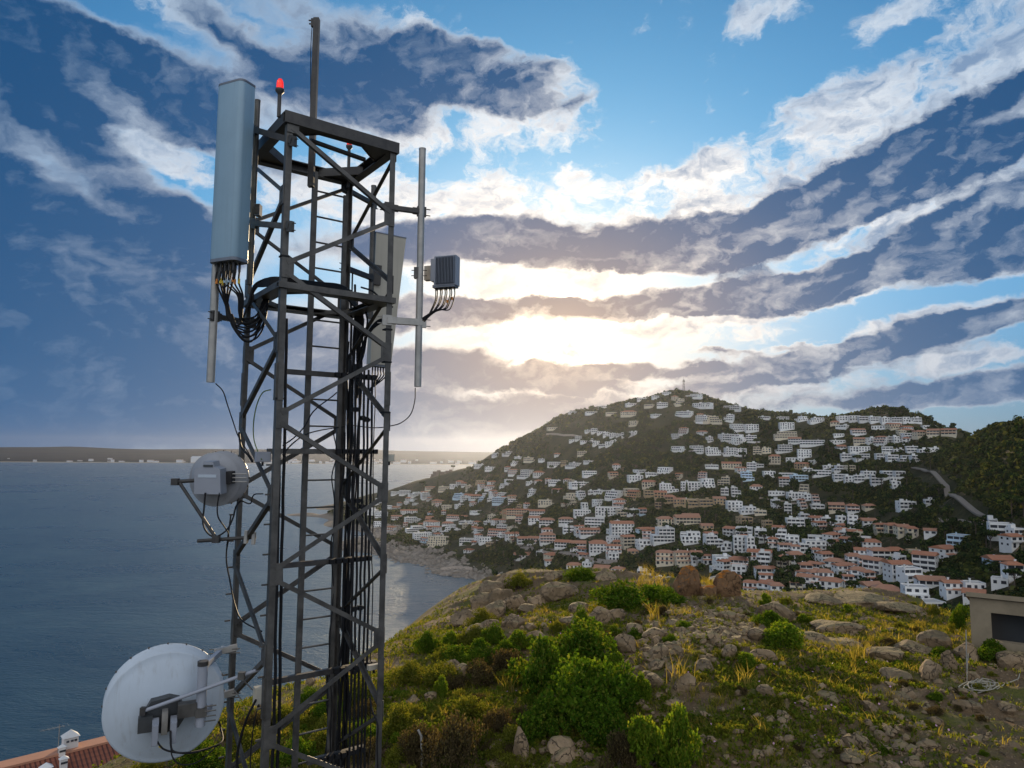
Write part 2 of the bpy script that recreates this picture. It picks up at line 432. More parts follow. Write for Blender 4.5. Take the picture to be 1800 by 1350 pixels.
# ------------------------------------------------------------------ far terrain
HILL = [  # px, py, distance
    # silhouette
    (640, 872, 1750), (700, 858, 1800), (750, 841, 1850), (812, 838, 1750), (835, 822, 1650), (870, 796, 1500), (905, 775, 1420), (955, 752, 1350), (1000, 727, 1290),
    (1050, 720, 1250), (1100, 707, 1210), (1150, 697, 1180), (1200, 689, 1150), (1240, 698, 1140), (1300, 718, 1120), (1400, 732, 1080), (1500, 737, 1040),
    (1600, 739, 1000), (1650, 748, 930), (1690, 754, 800), (1740, 748, 640), (1800, 737, 520), (1880, 715, 470),
    # face of the hill
    (700, 900, 1400), (700, 945, 1050), (660, 960, 1010), (760, 880, 1500), (800, 870, 1400), (800, 940, 1050), (800, 990, 870), (850, 1010, 790), (880, 830, 1330),
    (900, 870, 1150), (900, 920, 960), (900, 965, 830), (900, 1000, 760), (1000, 780, 1170), (1000, 850, 990), (1000, 920, 820), (1000, 1000, 660),
    (1100, 750, 1120), (1100, 800, 1020), (1100, 870, 860), (1100, 950, 680), (1100, 1010, 580), (1200, 740, 1060), (1200, 800, 940), (1200, 870, 790), (1200, 950, 640), (1200, 1020, 540),
    (1300, 760, 1010), (1300, 850, 820), (1300, 950, 600), (1300, 1020, 490), (1400, 770, 950), (1400, 850, 790), (1400, 950, 570), (1400, 1030, 450),
    (1500, 770, 900), (1500, 850, 730), (1500, 950, 540), (1500, 1050, 400), (1600, 780, 820), (1600, 850, 670), (1600, 950, 500), (1600, 1050, 370),
    (1670, 800, 700), (1690, 870, 560), (1700, 950, 450), (1700, 1040, 350), (1750, 800, 540), (1780, 870, 440), (1800, 950, 380), (1800, 1020, 330), (1850, 850, 390), (1900, 950, 330),
    # headlands seen through the tower
    (545, 901, 1520), (600, 893, 1500), (600, 960, 1030), (640, 905, 1350),
]
_p, _z = [], []
for px, py, Y in HILL:
    P = at(px, py, Y); _p.append((P.x, P.y)); _z.append(P.z)
for px, py, Y in HILL[:23]:                       # the far side of the crest falls away
    P = at(px, py, Y); k = 1 + 170 / Y; _p.append((P.x * k, P.y * k)); _z.append(max(P.z - 60, -12)); k = 1 + 500 / Y; _p.append((P.x * k, P.y * k)); _z.append(max(P.z - 170, -20))
SHORE = [(868, 1030), (820, 1016), (760, 1008), (700, 988), (655, 975), (612, 968)]
for px, py in SHORE:
    d = ray(px, py); Y = -CAMZ / d.z; P = at(px, py, Y); _p.append((P.x, P.y)); _z.append(0.0)
    _p.append((P.x - 25, P.y - 45)); _z.append(-14)
for px, py in [(560, 940), (500, 925), (490, 890), (600, 868), (560, 872), (690, 845), (740, 832), (545, 912), (600, 905), (400, 900), (400, 1000), (600, 1040), (700, 1040), (840, 1060), (300, 860)]:
    d = ray(px, py); Y = -CAMZ / d.z; P = at(px, py, Y); _p.append((P.x, P.y)); _z.append(-14)
for X, Y, Z in [(0, 420, 4), (-60, 560, -14), (60, 300, 20), (150, 200, 45), (300, 200, 60), (450, 260, 70), (0, 150, 30), (-150, 350, -20), (-150, 150, -10), (-600, 300, -20), (-500, 150, -20), (60, 560, 18)]:
    _p.append((X, Y)); _z.append(Z)
_far = RBF(_p, _z, 1e-5)
FX = np.arange(-620, 1000, 7.0); FY = np.arange(120, 2050, 7.0)
GX, GY = np.meshgrid(FX, FY)
GZ = _far(GX, GY)
GZ = GZ + fbm(GX / 60, GY / 60, 5, 3) * np.clip((GZ + 4) / 12, 0.25, 1) * 5.0
GZ = np.maximum(GZ, -16)
def far_h(x, y):
    i = min(max((x - FX[0]) / 7.0, 0), len(FX) - 1.001); j = min(max((y - FY[0]) / 7.0, 0), len(FY) - 1.001)
    a, b = int(i), int(j); u, v = i - a, j - b
    return float((GZ[b, a] * (1 - u) + GZ[b, a + 1] * u) * (1 - v) + (GZ[b + 1, a] * (1 - u) + GZ[b + 1, a + 1] * u) * v)
def on_far(px, py, y0=330, y1=1900):
    """where the line of sight through px, py meets the hillside"""
    d = ray(px, py); Y = y0
    while Y < y1:
        if d.z * Y + CAMZ < far_h(d.x * Y, Y): return Vector((d.x * Y, Y, far_h(d.x * Y, Y)))
        Y += 3
    return None
def grid_mesh(name, X, Y, Z, m, smooth=True):
    h, w = Z.shape; Vv = np.stack([X.ravel(), Y.ravel(), Z.ravel()], 1)
    a = (np.arange(h - 1)[:, None] * w + np.arange(w - 1)[None]).ravel()
    return np_mesh(name, Vv, np.stack([a, a + 1, a + w + 1, a + w], 1), m, smooth)

def _hill(N):
    g = geoco(N); n = N.noise(g, .035, 8, .62); n2 = N.noise(g, .25, 6, .65); n3 = N.noise(g, .009, 4, .5)
    sp = N.node('ShaderNodeSeparateXYZ'); N.link(g, sp.inputs[0]); z = V(N, sp.outputs[2])
    c = N.mix(N.smooth(n, .35, .65), (.018, .026, .010), (.060, .055, .026))
    c = N.mix(N.smooth(n2, .5, .68) * .75, c, (.014, .020, .008))
    c = N.mix(N.smooth(n2 + n3 * .8, .98, 1.12), c, (.17, .125, .08))
    rock = N.mix(n2, (.10, .085, .07), (.34, .28, .22))
    c = N.mix(N.smooth(z + n * 10 + n2 * 5, 15.5, 11.0), c, rock)
    return bsdf(N, c, .95, 0, n2, .9, 1.6, .1)
M['hill'] = mat('scrubby_hillside', _hill)
link('hillside', grid_mesh('hillside', GX, GY, GZ, M['hill']), kind='structure')

# ------------------------------------------------------------------ sea
def _sea(N):
    g = geoco(N)
    mp = N.node('ShaderNodeMapping'); N.link(g, mp.inputs[0]); mp.inputs[2].default_value = (0, 0, R(25)); mp.inputs[3].default_value = (.6, 1.5, 1)
    n1 = N.noise(mp.outputs[0], .05, 6, .6, .6); n2 = N.noise(mp.outputs[0], .40, 4, .6, .4)
    big = N.noise(g, .0022, 5, .6, 1.2)
    h = n1 * .7 + n2 * .35
    pt = N.noise(mp.outputs[0], .009, 5, .6, 1.0); c = N.mix(N.smooth(big * .6 + pt * .4, .38, .62), (.016, .052, .080), (.044, .098, .128))
    return bsdf(N, c, .10 + big * .18 + pt * .22, 0, h, .9, 2.6, .5)
M['sea'] = mat('sea_water', _sea)
xs = np.array([-16500, -9000, -3000, -1000, 0, 1000, 3000, 9000, 16500.]); ys = np.array([-2200, 0, 500, 1500, 4000, 9000, 12400.])
sx, sy = np.meshgrid(xs, ys)
link('sea', grid_mesh('sea', sx, sy, sx * 0, M['sea'], False), kind='structure')

# far shore across the bay
def _plain(N):
    g = geoco(N); mp = N.node('ShaderNodeMapping'); N.link(g, mp.inputs[0]); mp.inputs[3].default_value = (.6, 1.8, 1)
    n = N.noise(mp.outputs[0], .0016, 6, .65); v = N.node('ShaderNodeTexVoronoi'); N.link(mp.outputs[0], v.inputs[0]); v.inputs['Scale'].default_value = .0028
    c = N.mix(N.smooth(n, .35, .65), (.006, .016, .024), (.022, .034, .038))
    c = N.mix(.35, c, v.outputs[1], 'MULTIPLY')
    return bsdf(N, c, 1.0, 0, spec=0)
M['plain'] = mat('far_fields', _plain)
X_ = np.linspace(-16000, 16000, 161); Y_ = np.array([6650, 6900, 7000, 7150, 7600, 8200, 8900, 9700, 10500, 11300, 12000.])
px_, py_ = np.meshgrid(X_, Y_)
sh = fbm(px_[0] / 2500, px_[0] * 0, 3, 5) * 160 + px_[0] * .03
pz_ = np.interp(np.arange(len(Y_)), range(len(Y_)), [-12, -2, 2, 6, 8, 12, 20, 45, 105, 150, 60])[:, None] + fbm(px_ / 2600, py_ / 2600, 5, 9) * np.interp(Y_, [7150, 9000, 11300], [0, 14, 60])[:, None]
link('far_shore', grid_mesh('far_shore', px_, py_ + sh[None], pz_, M['plain']), kind='structure')
def _beach(N): return bsdf(N, N.mix(N.noise(geoco(N), .01, 4), (.30, .27, .22), (.42, .37, .30)), 1.0, spec=0)
M['beach'] = mat('pale_beach_sand', _beach)
bz = np.array([[-.6], [1.6], [3.4], [3.2]]) + px_[:4] * 0
by = np.array([[6890], [6925], [6960], [7010]]) + px_[:4] * 0 + sh[None]
link('beach', grid_mesh('beach', px_[:4], by, bz + .6, M['beach']), kind='structure')

# ------------------------------------------------------------------ air
hm = bpy.data.materials.new('haze_air'); hm.use_nodes = True; ht = hm.node_tree; ht.nodes.clear()
pv = ht.nodes.new('ShaderNodeVolumePrincipled'); pv.inputs['Color'].default_value = (.43, .48, .62, 1); pv.inputs['Density'].default_value = 2.6e-5; pv.inputs['Anisotropy'].default_value = .74
ho = ht.nodes.new('ShaderNodeOutputMaterial'); ht.links.new(pv.outputs[0], ho.inputs['Volume'])
MB().box((0, 5100, 155), (34000, 14800, 344)).build('haze', hm, kind='stuff', label='thin haze over the bay and the hill')
SC.cycles.volume_step_rate = 1; SC.cycles.volume_bounces = 0

# ------------------------------------------------------------------ houses of the town
def wallmat(name, a, b):
    def f(N):
        n = N.noise(geoco(N), .35, 5, .6); r = rnd(N)
        c = N.mix(N.smooth(n, .3, .8) * .5, a, b)
        h = N.node('ShaderNodeHueSaturation'); h.inputs['Saturation'].default_value = 1.0; N.t.links.new(c, h.inputs['Color']); N.link(r * .25 + .85, h.inputs['Value'])
        return bsdf(N, h.outputs[0], .85)
    return mat(name, f)
M['w'] = wallmat('white_render', (.80, .79, .77), (.66, .64, .61))
M['b'] = wallmat('pale_blue_render', (.58, .72, .82), (.52, .64, .74))
M['c'] = wallmat('cream_render', (.66, .58, .44), (.56, .48, .36))
M['t'] = wallmat('tan_stone_render', (.46, .34, .20), (.36, .26, .16))
def _tile(N):
    n = N.noise(geoco(N), .8, 5, .7); r = rnd(N)
    c = N.mix(n, (.30, .095, .045), (.52, .23, .12))
    return bsdf(N, N.mix(r * .5, c, (.44, .26, .17)), .85)
M['tile'] = mat('terracotta_tiles', _tile)
M['flat'] = plain('flat_roof_gravel', (.50, .46, .42), .9, 0, .2, .5)
def _glass(N):
    r = rnd(N); return bsdf(N, N.mix(r, (.015, .02, .03), (.07, .08, .10)), .25)
M['glass'] = mat('dark_window_opening', _glass)
M['shutter'] = plain('brown_shutter', (.12, .07, .04), .7)

TOWN = {}
# every entry: x, base y, width (in thirds of a photo pixel from the origin of its sheet), storeys, roof (T tiled, F flat), wall
TOWN['A', 'in the old town by the bay'] = [
 (165,690,50,2,'F','w'),(215,690,55,3,'F','w'),(265,700,60,3,'F','w'),(325,712,50,4,'F','w'),(350,665,60,2,'T','c'),(420,672,55,3,'F','c'),(480,652,60,2,'F','w'),(505,712,75,3,'F','b'),(590,715,70,2,'T','w'),(665,665,50,2,'T','w'),(620,635,60,2,'F','t'),
 (75,740,60,4,'F','w'),(120,772,50,3,'F','w'),(165,772,50,2,'T','w'),(235,790,90,2,'T','w'),(390,738,70,2,'T','c'),(440,765,60,2,'F','c'),(90,810,60,3,'F','w'),(40,795,60,4,'F','w')]
TOWN['A', 'on the low shore above the rocky cove'] = [
 (170,822,60,2,'T','w'),(255,838,90,3,'F','w'),(355,862,80,3,'T','w'),(262,888,85,3,'F','w'),(305,926,95,3,'F','w'),(390,962,100,4,'F','c'),(490,822,110,2,'T','w'),(440,850,60,1,'T','w'),(600,790,80,1,'F','w'),(80,862,60,3,'F','w'),(545,950,80,2,'F','w'),(640,946,70,2,'F','w'),(140,880,50,2,'T','w')]
TOWN['A', 'on the wooded slope behind the fort'] = [
 (610,547,60,2,'F','w'),(668,562,60,2,'F','w'),(765,482,70,2,'F','w'),(800,532,60,2,'F','w'),(820,500,50,1,'F','w'),(790,585,60,3,'T','w'),(850,600,85,4,'F','w'),(922,595,60,2,'T','w'),(880,515,75,2,'F','c'),(945,516,45,1,'F','w'),(1010,540,90,2,'F','w'),(1105,545,90,2,'F','w')]
TOWN['A', 'scattered on the scrubby mid slope'] = [
 (1190,592,75,2,'F','w'),(1010,637,60,2,'F','w'),(885,695,42,3,'F','w'),(1140,652,110,2,'F','w'),(1088,724,65,3,'F','c'),(970,748,110,2,'F','c'),(735,702,50,2,'F','w'),(720,738,90,3,'F','b'),(785,738,50,2,'F','w'),(1245,682,60,1,'F','w'),(1318,712,75,3,'F','w'),(1410,690,70,2,'F','c'),(1430,617,70,2,'F','w'),(1520,592,66,1,'F','w'),(1590,577,70,2,'F','w'),(1505,652,60,2,'T','c'),(1610,678,95,3,'F','w'),(1720,668,100,3,'F','w')]
TOWN['A', 'in the long tan block on the slope'] = [(1510,700,70,2,'F','t'),(1565,708,60,2,'T','t'),(1614,730,56,2,'T','t'),(1667,748,70,2,'T','t'),(1740,752,76,2,'F','t')]
TOWN['A', 'in the middle rows above the cove'] = [
 (810,805,115,3,'T','c'),(912,800,76,2,'T','w'),(900,838,60,2,'T','w'),(965,850,84,2,'T','w'),(1065,845,75,2,'T','w'),(1080,892,56,2,'F','w'),(1150,802,90,2,'F','w'),(1270,806,90,3,'F','w'),(1217,862,110,3,'F','w'),(1190,905,110,2,'T','w'),(1370,800,80,2,'F','c'),(1360,906,120,4,'T','w'),(1470,800,40,2,'T','b'),(1590,850,84,2,'T','c'),(1705,842,120,2,'T','c')]
TOWN['A', 'in the row over the waterside road'] = [
 (700,917,85,3,'T','w'),(785,922,80,2,'T','w'),(835,947,56,2,'T','w'),(895,947,66,2,'T','w'),(968,945,84,3,'T','w'),(1050,972,74,2,'T','w'),(1130,980,80,2,'T','w'),(1235,1000,90,3,'T','w'),(1318,1018,76,3,'T','w')]
TOWN['A', 'low among trees behind the rocky ridge'] = [
 (835,1022,85,1,'T','w'),(930,1010,40,1,'F','w'),(975,1057,45,1,'T','w'),(1110,1082,80,1,'T','w'),(1185,1068,56,1,'F','w'),(1258,1097,80,1,'T','w'),(1345,1102,66,1,'T','w'),(1480,1135,78,2,'F','w'),(1585,1165,90,1,'F','w'),(1415,1007,60,1,'T','t'),(1475,972,70,2,'F','w'),(1575,942,120,4,'F','w'),(1725,947,105,3,'F','w'),(1590,1062,88,3,'T','c'),(1684,1062,88,3,'T','c')]
TOWN['A', 'in the white cluster below the crest, upper row'] = [(x, y, 34, s, 'F', 'w') for x, y, s in [(1182,362,1),(1214,366,2),(1246,370,1),(1278,384,2),(1312,388,2),(1344,382,1),(1376,388,2),(1408,382,2),(1440,372,1)]]
TOWN['A', 'in the white cluster below the crest, lower row'] = [(x, y, 36, s, 'F', 'w') for x, y, s in [(1098,414,1),(1130,402,2),(1160,420,1),(1192,416,2),(1224,432,2),(1258,436,1),(1290,434,2),(1318,416,1)]]
TOWN['A', 'on the upper left crest of the hill'] = [
 (1200,265,66,1,'F','w'),(1265,232,56,1,'F','w'),(1305,268,60,1,'F','c'),(1400,272,80,2,'T','c'),(1410,222,60,1,'F','w'),(1475,192,56,1,'F','w'),(1545,182,56,1,'F','w'),(1575,227,60,2,'F','w'),(1510,227,54,1,'F','c'),(1540,277,46,1,'F','w'),(1100,262,40,1,'F','w'),(1000,347,76,1,'F','c'),(1600,162,44,1,'F','w')]
TOWN['A', 'on the summit round the lattice mast'] = [(1662,218,46,3,'F','c'),(1742,178,76,1,'F','w'),(1778,232,76,2,'F','w'),(1690,277,86,2,'F','w'),(1786,308,60,3,'F','w'),(1660,462,70,2,'F','w'),(1755,472,70,2,'F','w')]
TOWN['B', 'on the shoulder right of the summit'] = [
 (75,172,60,1,'F','w'),(110,233,100,2,'F','w'),(110,312,76,3,'F','c'),(172,312,66,3,'F','c'),(265,245,90,2,'F','w'),(248,302,48,3,'F','w'),(290,352,70,3,'F','w'),(362,355,66,3,'F','w'),(232,408,66,3,'F','w'),(300,412,70,3,'F','w'),(375,416,78,3,'F','w'),(435,292,60,1,'F','w'),(550,347,76,3,'F','w'),(545,397,106,3,'F','c'),(530,292,60,1,'F','w'),(632,302,60,2,'F','w'),(705,312,80,2,'F','w')]
TOWN['B', 'in the long building on the right crest'] = [(850,302,56,2,'F','w'),(905,302,56,2,'F','w'),(960,304,56,2,'F','w'),(1015,306,56,2,'F','w'),(1075,310,58,2,'F','w'),(1130,310,56,2,'F','w'),(1185,310,56,2,'F','w'),(1236,312,46,2,'F','w')]
TOWN['B', 'just under the right hand crest'] = [
 (850,338,60,1,'F','w'),(1120,345,76,2,'T','c'),(1185,347,50,1,'T','w'),(1300,345,76,1,'F','w'),(1040,345,66,1,'F','w'),(1258,388,60,2,'T','c'),(1330,382,66,2,'T','c'),(1412,382,76,2,'T','c'),(930,372,76,2,'T','w'),(935,422,56,2,'T','c'),(992,422,56,2,'F','w'),(1050,427,60,3,'T','w'),(1095,412,44,2,'F','w'),(1137,412,42,2,'F','w'),(825,387,56,1,'F','w'),(815,420,76,1,'F','w')]
TOWN['B', 'in the upper rows right of the summit'] = [
 (688,432,116,2,'F','w'),(595,422,70,2,'T','w'),(535,468,80,3,'F','w'),(645,492,66,3,'F','w'),(598,512,90,1,'F','w'),(75,472,72,3,'F','w'),(163,482,72,3,'F','w'),(246,482,66,3,'F','w'),(312,487,56,3,'F','w'),(398,477,46,3,'F','c'),(446,472,46,2,'F','c'),(490,527,58,3,'T','c'),(155,547,72,1,'F','w'),(260,552,96,2,'T','c'),(368,562,50,3,'F','w'),(410,547,40,1,'F','w')]
TOWN['B', 'in the middle rows right of the summit'] = [
 (345,617,66,3,'F','b'),(460,597,66,2,'F','w'),(553,592,76,1,'F','w'),(617,618,80,2,'F','b'),(45,667,92,3,'F','w'),(131,652,66,3,'F','w'),(220,642,56,3,'F','c'),(392,662,58,1,'T','w'),(495,692,86,1,'F','w'),(598,716,76,2,'F','w'),(655,722,50,2,'F','w'),(225,692,38,2,'F','w'),(285,702,50,3,'F','w'),(275,775,86,3,'F','w'),(345,790,76,2,'F','w'),(415,797,60,1,'F','c')]
TOWN['B', 'in the tan block behind the valley'] = [(40,748,86,2,'F','t'),(122,750,74,2,'F','t'),(196,740,60,2,'T','t')]
TOWN['B', 'in the top stepped terrace at right'] = [(1085,467,56,2,'F','w'),(1145,467,56,1,'F','w'),(1215,467,56,2,'F','w'),(1272,467,50,1,'F','w'),(1328,462,50,1,'F','w'),(935,467,96,2,'F','w')]
TOWN['B', 'in the second stepped terrace at right'] = [(872,507,66,2,'F','w'),(945,508,70,2,'F','w'),(1050,507,56,2,'F','w'),(1110,514,56,2,'F','w'),(1175,516,60,2,'F','w'),(1240,516,60,2,'F','w')]
TOWN['B', 'in the lowest stepped terrace at right'] = [(830,617,60,2,'F','w'),(885,624,52,2,'F','w'),(937,624,50,2,'F','w'),(985,600,60,2,'F','w'),(1028,640,56,3,'F','w'),(1090,602,66,2,'F','w'),(1148,602,50,2,'F','w'),(1130,655,50,3,'F','w')]
TOWN['B', 'just left of the stepped terraces'] = [(662,567,50,1,'F','w'),(740,592,96,2,'F','w'),(835,567,70,2,'F','w'),(770,552,50,1,'F','w')]
TOWN['B', 'on the terraced mid-valley slope'] = [
 (715,762,60,1,'F','w'),(812,777,86,2,'T','c'),(903,787,66,2,'T','w'),(990,768,56,1,'T','c'),(1185,768,80,2,'F','w'),(598,857,84,2,'F','w'),(655,832,60,2,'F','w'),(708,850,56,2,'T','w'),(770,852,66,2,'F','w'),(832,842,66,2,'F','w'),(905,862,46,3,'F','w'),(985,867,80,2,'T','w'),(845,897,84,1,'T','w'),(900,897,40,1,'F','w')]
TOWN['B', 'in the cream row along the road'] = [(1060,892,66,2,'T','c'),(1112,902,60,2,'T','c'),(1165,908,60,2,'T','c'),(1215,914,56,2,'T','c'),(1315,907,66,1,'T','w')]
TOWN['B', 'on the right bank of the valley'] = [(1695,912,110,2,'F','w'),(1768,918,66,1,'F','w'),(1642,862,40,1,'F','w'),(1230,1017,60,1,'F','t'),(1215,1147,106,2,'F','w'),(1320,1174,130,1,'T','w'),(1240,1252,110,2,'F','w'),(1315,1294,116,1,'F','w'),(1440,1226,106,2,'T','w'),(1545,1197,106,1,'F','w'),(1690,1188,70,1,'F','w'),(1757,1146,90,2,'T','w')]
TOWN['B', 'in the rows near the lichen boulders'] = [
 (45,837,86,2,'T','c'),(40,932,90,2,'F','w'),(130,872,66,1,'T','t'),(330,907,80,2,'F','w'),(430,937,80,3,'F','w'),(512,942,86,3,'F','w'),(585,957,66,2,'F','w'),(165,972,86,3,'F','w'),(237,987,56,2,'F','w'),(305,1000,66,4,'F','w'),(368,1004,60,4,'F','w'),(412,1037,126,2,'T','w'),(20,1060,56,3,'T','w'),(76,1060,54,3,'T','w'),(130,1057,46,2,'T','w'),(215,1062,86,2,'F','w'),(300,1080,96,2,'T','w')]
TOWN['B', 'in the close rows of the valley floor'] = [
 (705,932,76,1,'F','w'),(700,984,96,2,'F','w'),(545,1002,66,2,'T','w'),(600,1012,50,2,'T','w'),(645,1000,46,2,'F','w'),(710,1032,46,2,'T','w'),(600,1054,76,2,'T','w'),(430,1127,86,2,'T','w'),(446,1167,66,2,'T','w'),(608,1207,66,2,'T','c'),(500,1227,66,2,'T','w'),(365,1207,66,2,'T','w')]
TOWN['B', 'in the dense terracotta-roofed estate'] = [
 (965,1032,86,2,'T','w'),(1045,1056,90,3,'T','w'),(912,1062,70,2,'T','w'),(975,1078,70,2,'T','w'),(1022,1118,84,3,'T','w'),(872,1112,80,2,'T','w'),(935,1140,76,2,'T','w'),(985,1154,66,2,'T','w'),(808,1072,90,1,'T','w'),(835,1116,60,2,'T','w'),(655,1110,60,2,'T','w'),(710,1104,70,2,'T','w'),(640,1146,66,2,'T','w'),(700,1150,66,2,'T','w'),(757,1152,70,2,'T','w'),(655,1182,66,2,'T','w'),(720,1186,66,2,'T','w'),(795,1200,106,2,'T','w'),(1000,1198,96,1,'T','w'),(1085,1228,116,1,'T','w'),(880,1180,50,2,'T','w')]

WIN_D = .22
def house(P, w, st, roof, wall, rnd_, rz, big, label, group):
    """storeys may step back; big houses carry their windows, balconies and doors as parts"""
    hs = 3.0; dep = rnd_.uniform(.75, 1.05) * min(w, 14) if w > 9 else rnd_.uniform(.9, 1.2) * w
    dep = max(dep, 6)
    name = {1: 'villa', 2: 'house', 3: 'apartment_house', 4: 'apartment_block'}[st]
    root = empty(name, P - Vector((0, 0, 0)), label, 'house' if st < 3 else 'apartment building', group); root.rotation_euler = (0, 0, rz)
    step = rnd_.choice([0, 0, 1.4, 2.4]) if st > 1 else 0
    W, G, Bal, Tl, Fl = MB(), [], [], MB(), MB()
    H = 0; nb = max(2, int(round(w / 3.4)))
    rec = rnd_.random() < .55                      # recessed loggias rather than plain windows
    x_shift = 0; ww = w
    for k in range(st):
        y0 = -dep / 2 + step * k
        if k and rnd_.random() < .30 and roof == 'F' and w > 8:
            ww = ww * rnd_.uniform(.65, .85); x_shift = rnd_.choice([-1, 1]) * (w - ww) / 2; nb2 = max(1, int(round(ww / 3.4)))
        else: nb2 = max(1, int(round(ww / 3.4)))
        z0 = k * hs - (3.2 if k == 0 else 0); z1 = (k + 1) * hs
        fd = .9 if rec else .0
        # back volume
        W.box((x_shift, (y0 + fd + dep / 2) / 2, (z0 + z1) / 2), (ww, dep / 2 - y0 - fd, z1 - z0))
        if rec:                                    # side fins, slab edges and parapets in front of the recess
            W.box((x_shift, y0 + fd / 2 - .003, z1 - .17), (ww + .02, fd, .34))
            W.box((x_shift, y0 + fd / 2 - .003, (z0 + k * hs + .12) / 2), (ww + .02, fd, k * hs + .12 - z0))
            for i in range(nb2 + 1):
                xx = x_shift - ww / 2 + ww * i / nb2
                if i in (0, nb2) or rnd_.random() < .6:
                    W.box((min(max(xx, x_shift - ww / 2 + .14), x_shift + ww / 2 - .14), y0 + fd / 2 + .004, (k * hs + .12 + z1 - .34) / 2), (.28, fd - .01, hs - .46))
        for i in range(nb2):
            xc = x_shift - ww / 2 + ww * (i + .5) / nb2; bw = ww / nb2
            dw = bw * (.86 if rec else rnd_.choice([.42, .5, .62]))
            tall = rec or k > 0 and rnd_.random() < .35 or rnd_.random() < .2
            zb = k * hs + (.12 if tall else .95); zt = k * hs + 2.45
            G.append((Vector((xc, y0 + fd - .03, (zb + zt) / 2)), (dw, .10, zt - zb)))
            if rec or (k > 0 and rnd_.random() < .3):
                Bal.append((Vector((xc, y0 - (.06 if rec else .55), k * hs + .5)), (bw * .98, .12 if rec else 1.1, .95), rec))
        # windows in the sides
        for sx in (-1, 1):
            for yy in (-.2, .25):
                G.append((Vector((x_shift + sx * (ww / 2 + .02), yy * dep + step * k * .3, k * hs + 1.6)), (.08, 1.2, 1.1)))
        H = z1
        if k < st - 1 and roof == 'F': pass
    y0 = -dep / 2 + step * (st - 1); d2 = dep / 2 - y0
    cy = (y0 + dep / 2) / 2
    if roof == 'T':
        ov = .45; rh = min(d2, ww) * .17; a, b = ww / 2 + ov, d2 / 2 + ov
        if rnd_.random() < .5:   # gable, ridge along the front
            vs = [(x_shift + sx * a, cy + sy * b, H - .02) for sx in (-1, 1) for sy in (-1, 1)] + [(x_shift + sx * a, cy, H + rh) for sx in (-1, 1)] + [(x_shift + sx * a, cy + sy * b, H - .22) for sx in (-1, 1) for sy in (-1, 1)]
            Tl.add(vs, [(0, 2, 5, 4), (3, 1, 4, 5), (0, 4, 1), (2, 3, 5), (0, 6, 8, 2), (1, 3, 9, 7), (0, 1, 7, 6), (2, 8, 9, 3), (6, 7, 9, 8)])
        else:                    # hipped
            q = a * .45
            vs = [(x_shift + sx * a, cy + sy * b, H - .02) for sx in (-1, 1) for sy in (-1, 1)] + [(x_shift + sx * q, cy, H + rh * 1.1) for sx in (-1, 1)] + [(x_shift + sx * a, cy + sy * b, H - .22) for sx in (-1, 1) for sy in (-1, 1)]
            Tl.add(vs, [(0, 2, 5, 4), (3, 1, 4, 5), (1, 0, 4), (2, 3, 5), (0, 6, 8, 2), (1, 3, 9, 7), (0, 1, 7, 6), (2, 8, 9, 3), (6, 7, 9, 8)])
        if step > 1:             # tiled canopies over the lower storeys
            for k in range(st - 1):
                yk = -dep / 2 + step * k; Tl.add([(-w / 2 - .2, yk - .3, (k + 1) * hs - .1), (w / 2 + .2, yk - .3, (k + 1) * hs - .1), (w / 2 + .2, yk + step - .01, (k + 1) * hs + .35), (-w / 2 - .2, yk + step - .01, (k + 1) * hs + .35),
                    (-w / 2 - .2, yk - .3, (k + 1) * hs - .25), (w / 2 + .2, yk - .3, (k + 1) * hs - .25)], [(0, 1, 2, 3), (4, 5, 1, 0)])
    else:
        for sx, sy, lx, ly in ((-1, 0, .2, d2), (1, 0, .2, d2), (0, -1, ww - .4, .2), (0, 1, ww - .4, .2)):
            W.box((x_shift + sx * (ww / 2 - .1), cy + sy * (d2 / 2 - .1), H + .28), (lx, ly, .56))
        Fl.box((x_shift, cy, H + .03), (ww - .41, d2 - .41, .06))
        if rnd_.random() < .4: W.box((x_shift + ww * .2 * rnd_.choice([-1, 1]), cy + d2 * .15, H + 1.1), (2.6, 2.6, 2.2))
    ch = MB().box((x_shift + ww * rnd_.uniform(-.3, .3), cy + .6, H + .9), (.7, .7, 1.9)) if rnd_.random() < .6 else None
    if ch: ch.box((ch.v[0][0] + .35, cy + .6, H + 1.95), (.95, .95, .14))
    if big:
        W.build('wall', M[wall], root, loc=(0, 0, 0))
        rf = (Tl if roof == 'T' else Fl).build('roof', M['tile' if roof == 'T' else 'flat'], root, loc=(0, 0, 0))
        if ch: ch.build('chimney', M['w'], rf, loc=(0, 0, 0))
        for i, (c, s) in enumerate(G):
            if s[0] < .1 and i % 2: continue
            MB().box((0, 0, 0), s).build('door' if (s[2] > 2 and c.z < 2 and i % 3 == 0) else 'window', M['glass'], root, loc=c)
        for c, s, r_ in Bal: MB().box((0, 0, 0), s).build('balcony', M[wall], root, loc=c)
    else:
        for c, s in G: W.box(c, s, mi=1)
        for c, s, r_ in Bal: W.box(c, s)
        for q, mi in ((Tl, 2), (Fl, 3)):
            o = len(W.v); W.v.extend(q.v); W.f.extend([tuple(i + o for i in f) for f in q.f]); W.m.extend([mi] * len(q.f)); W.sm.extend(q.sm)
        if ch: W.box((ch.v[0][0] + .35, cy + .6, H + .9), (.7, .7, 1.9))
        me = W.mesh(name, [M[wall], M['glass'], M['tile'], M['flat']])
        # a house too small in the picture to show its parts: one mesh
        lab = dict(root.items()); bpy.data.objects.remove(root)
        o = link(name, me, None, loc=P); o.rotation_euler = (0, 0, rz)
        for k, v in lab.items(): o[k] = v
        return o
    return root

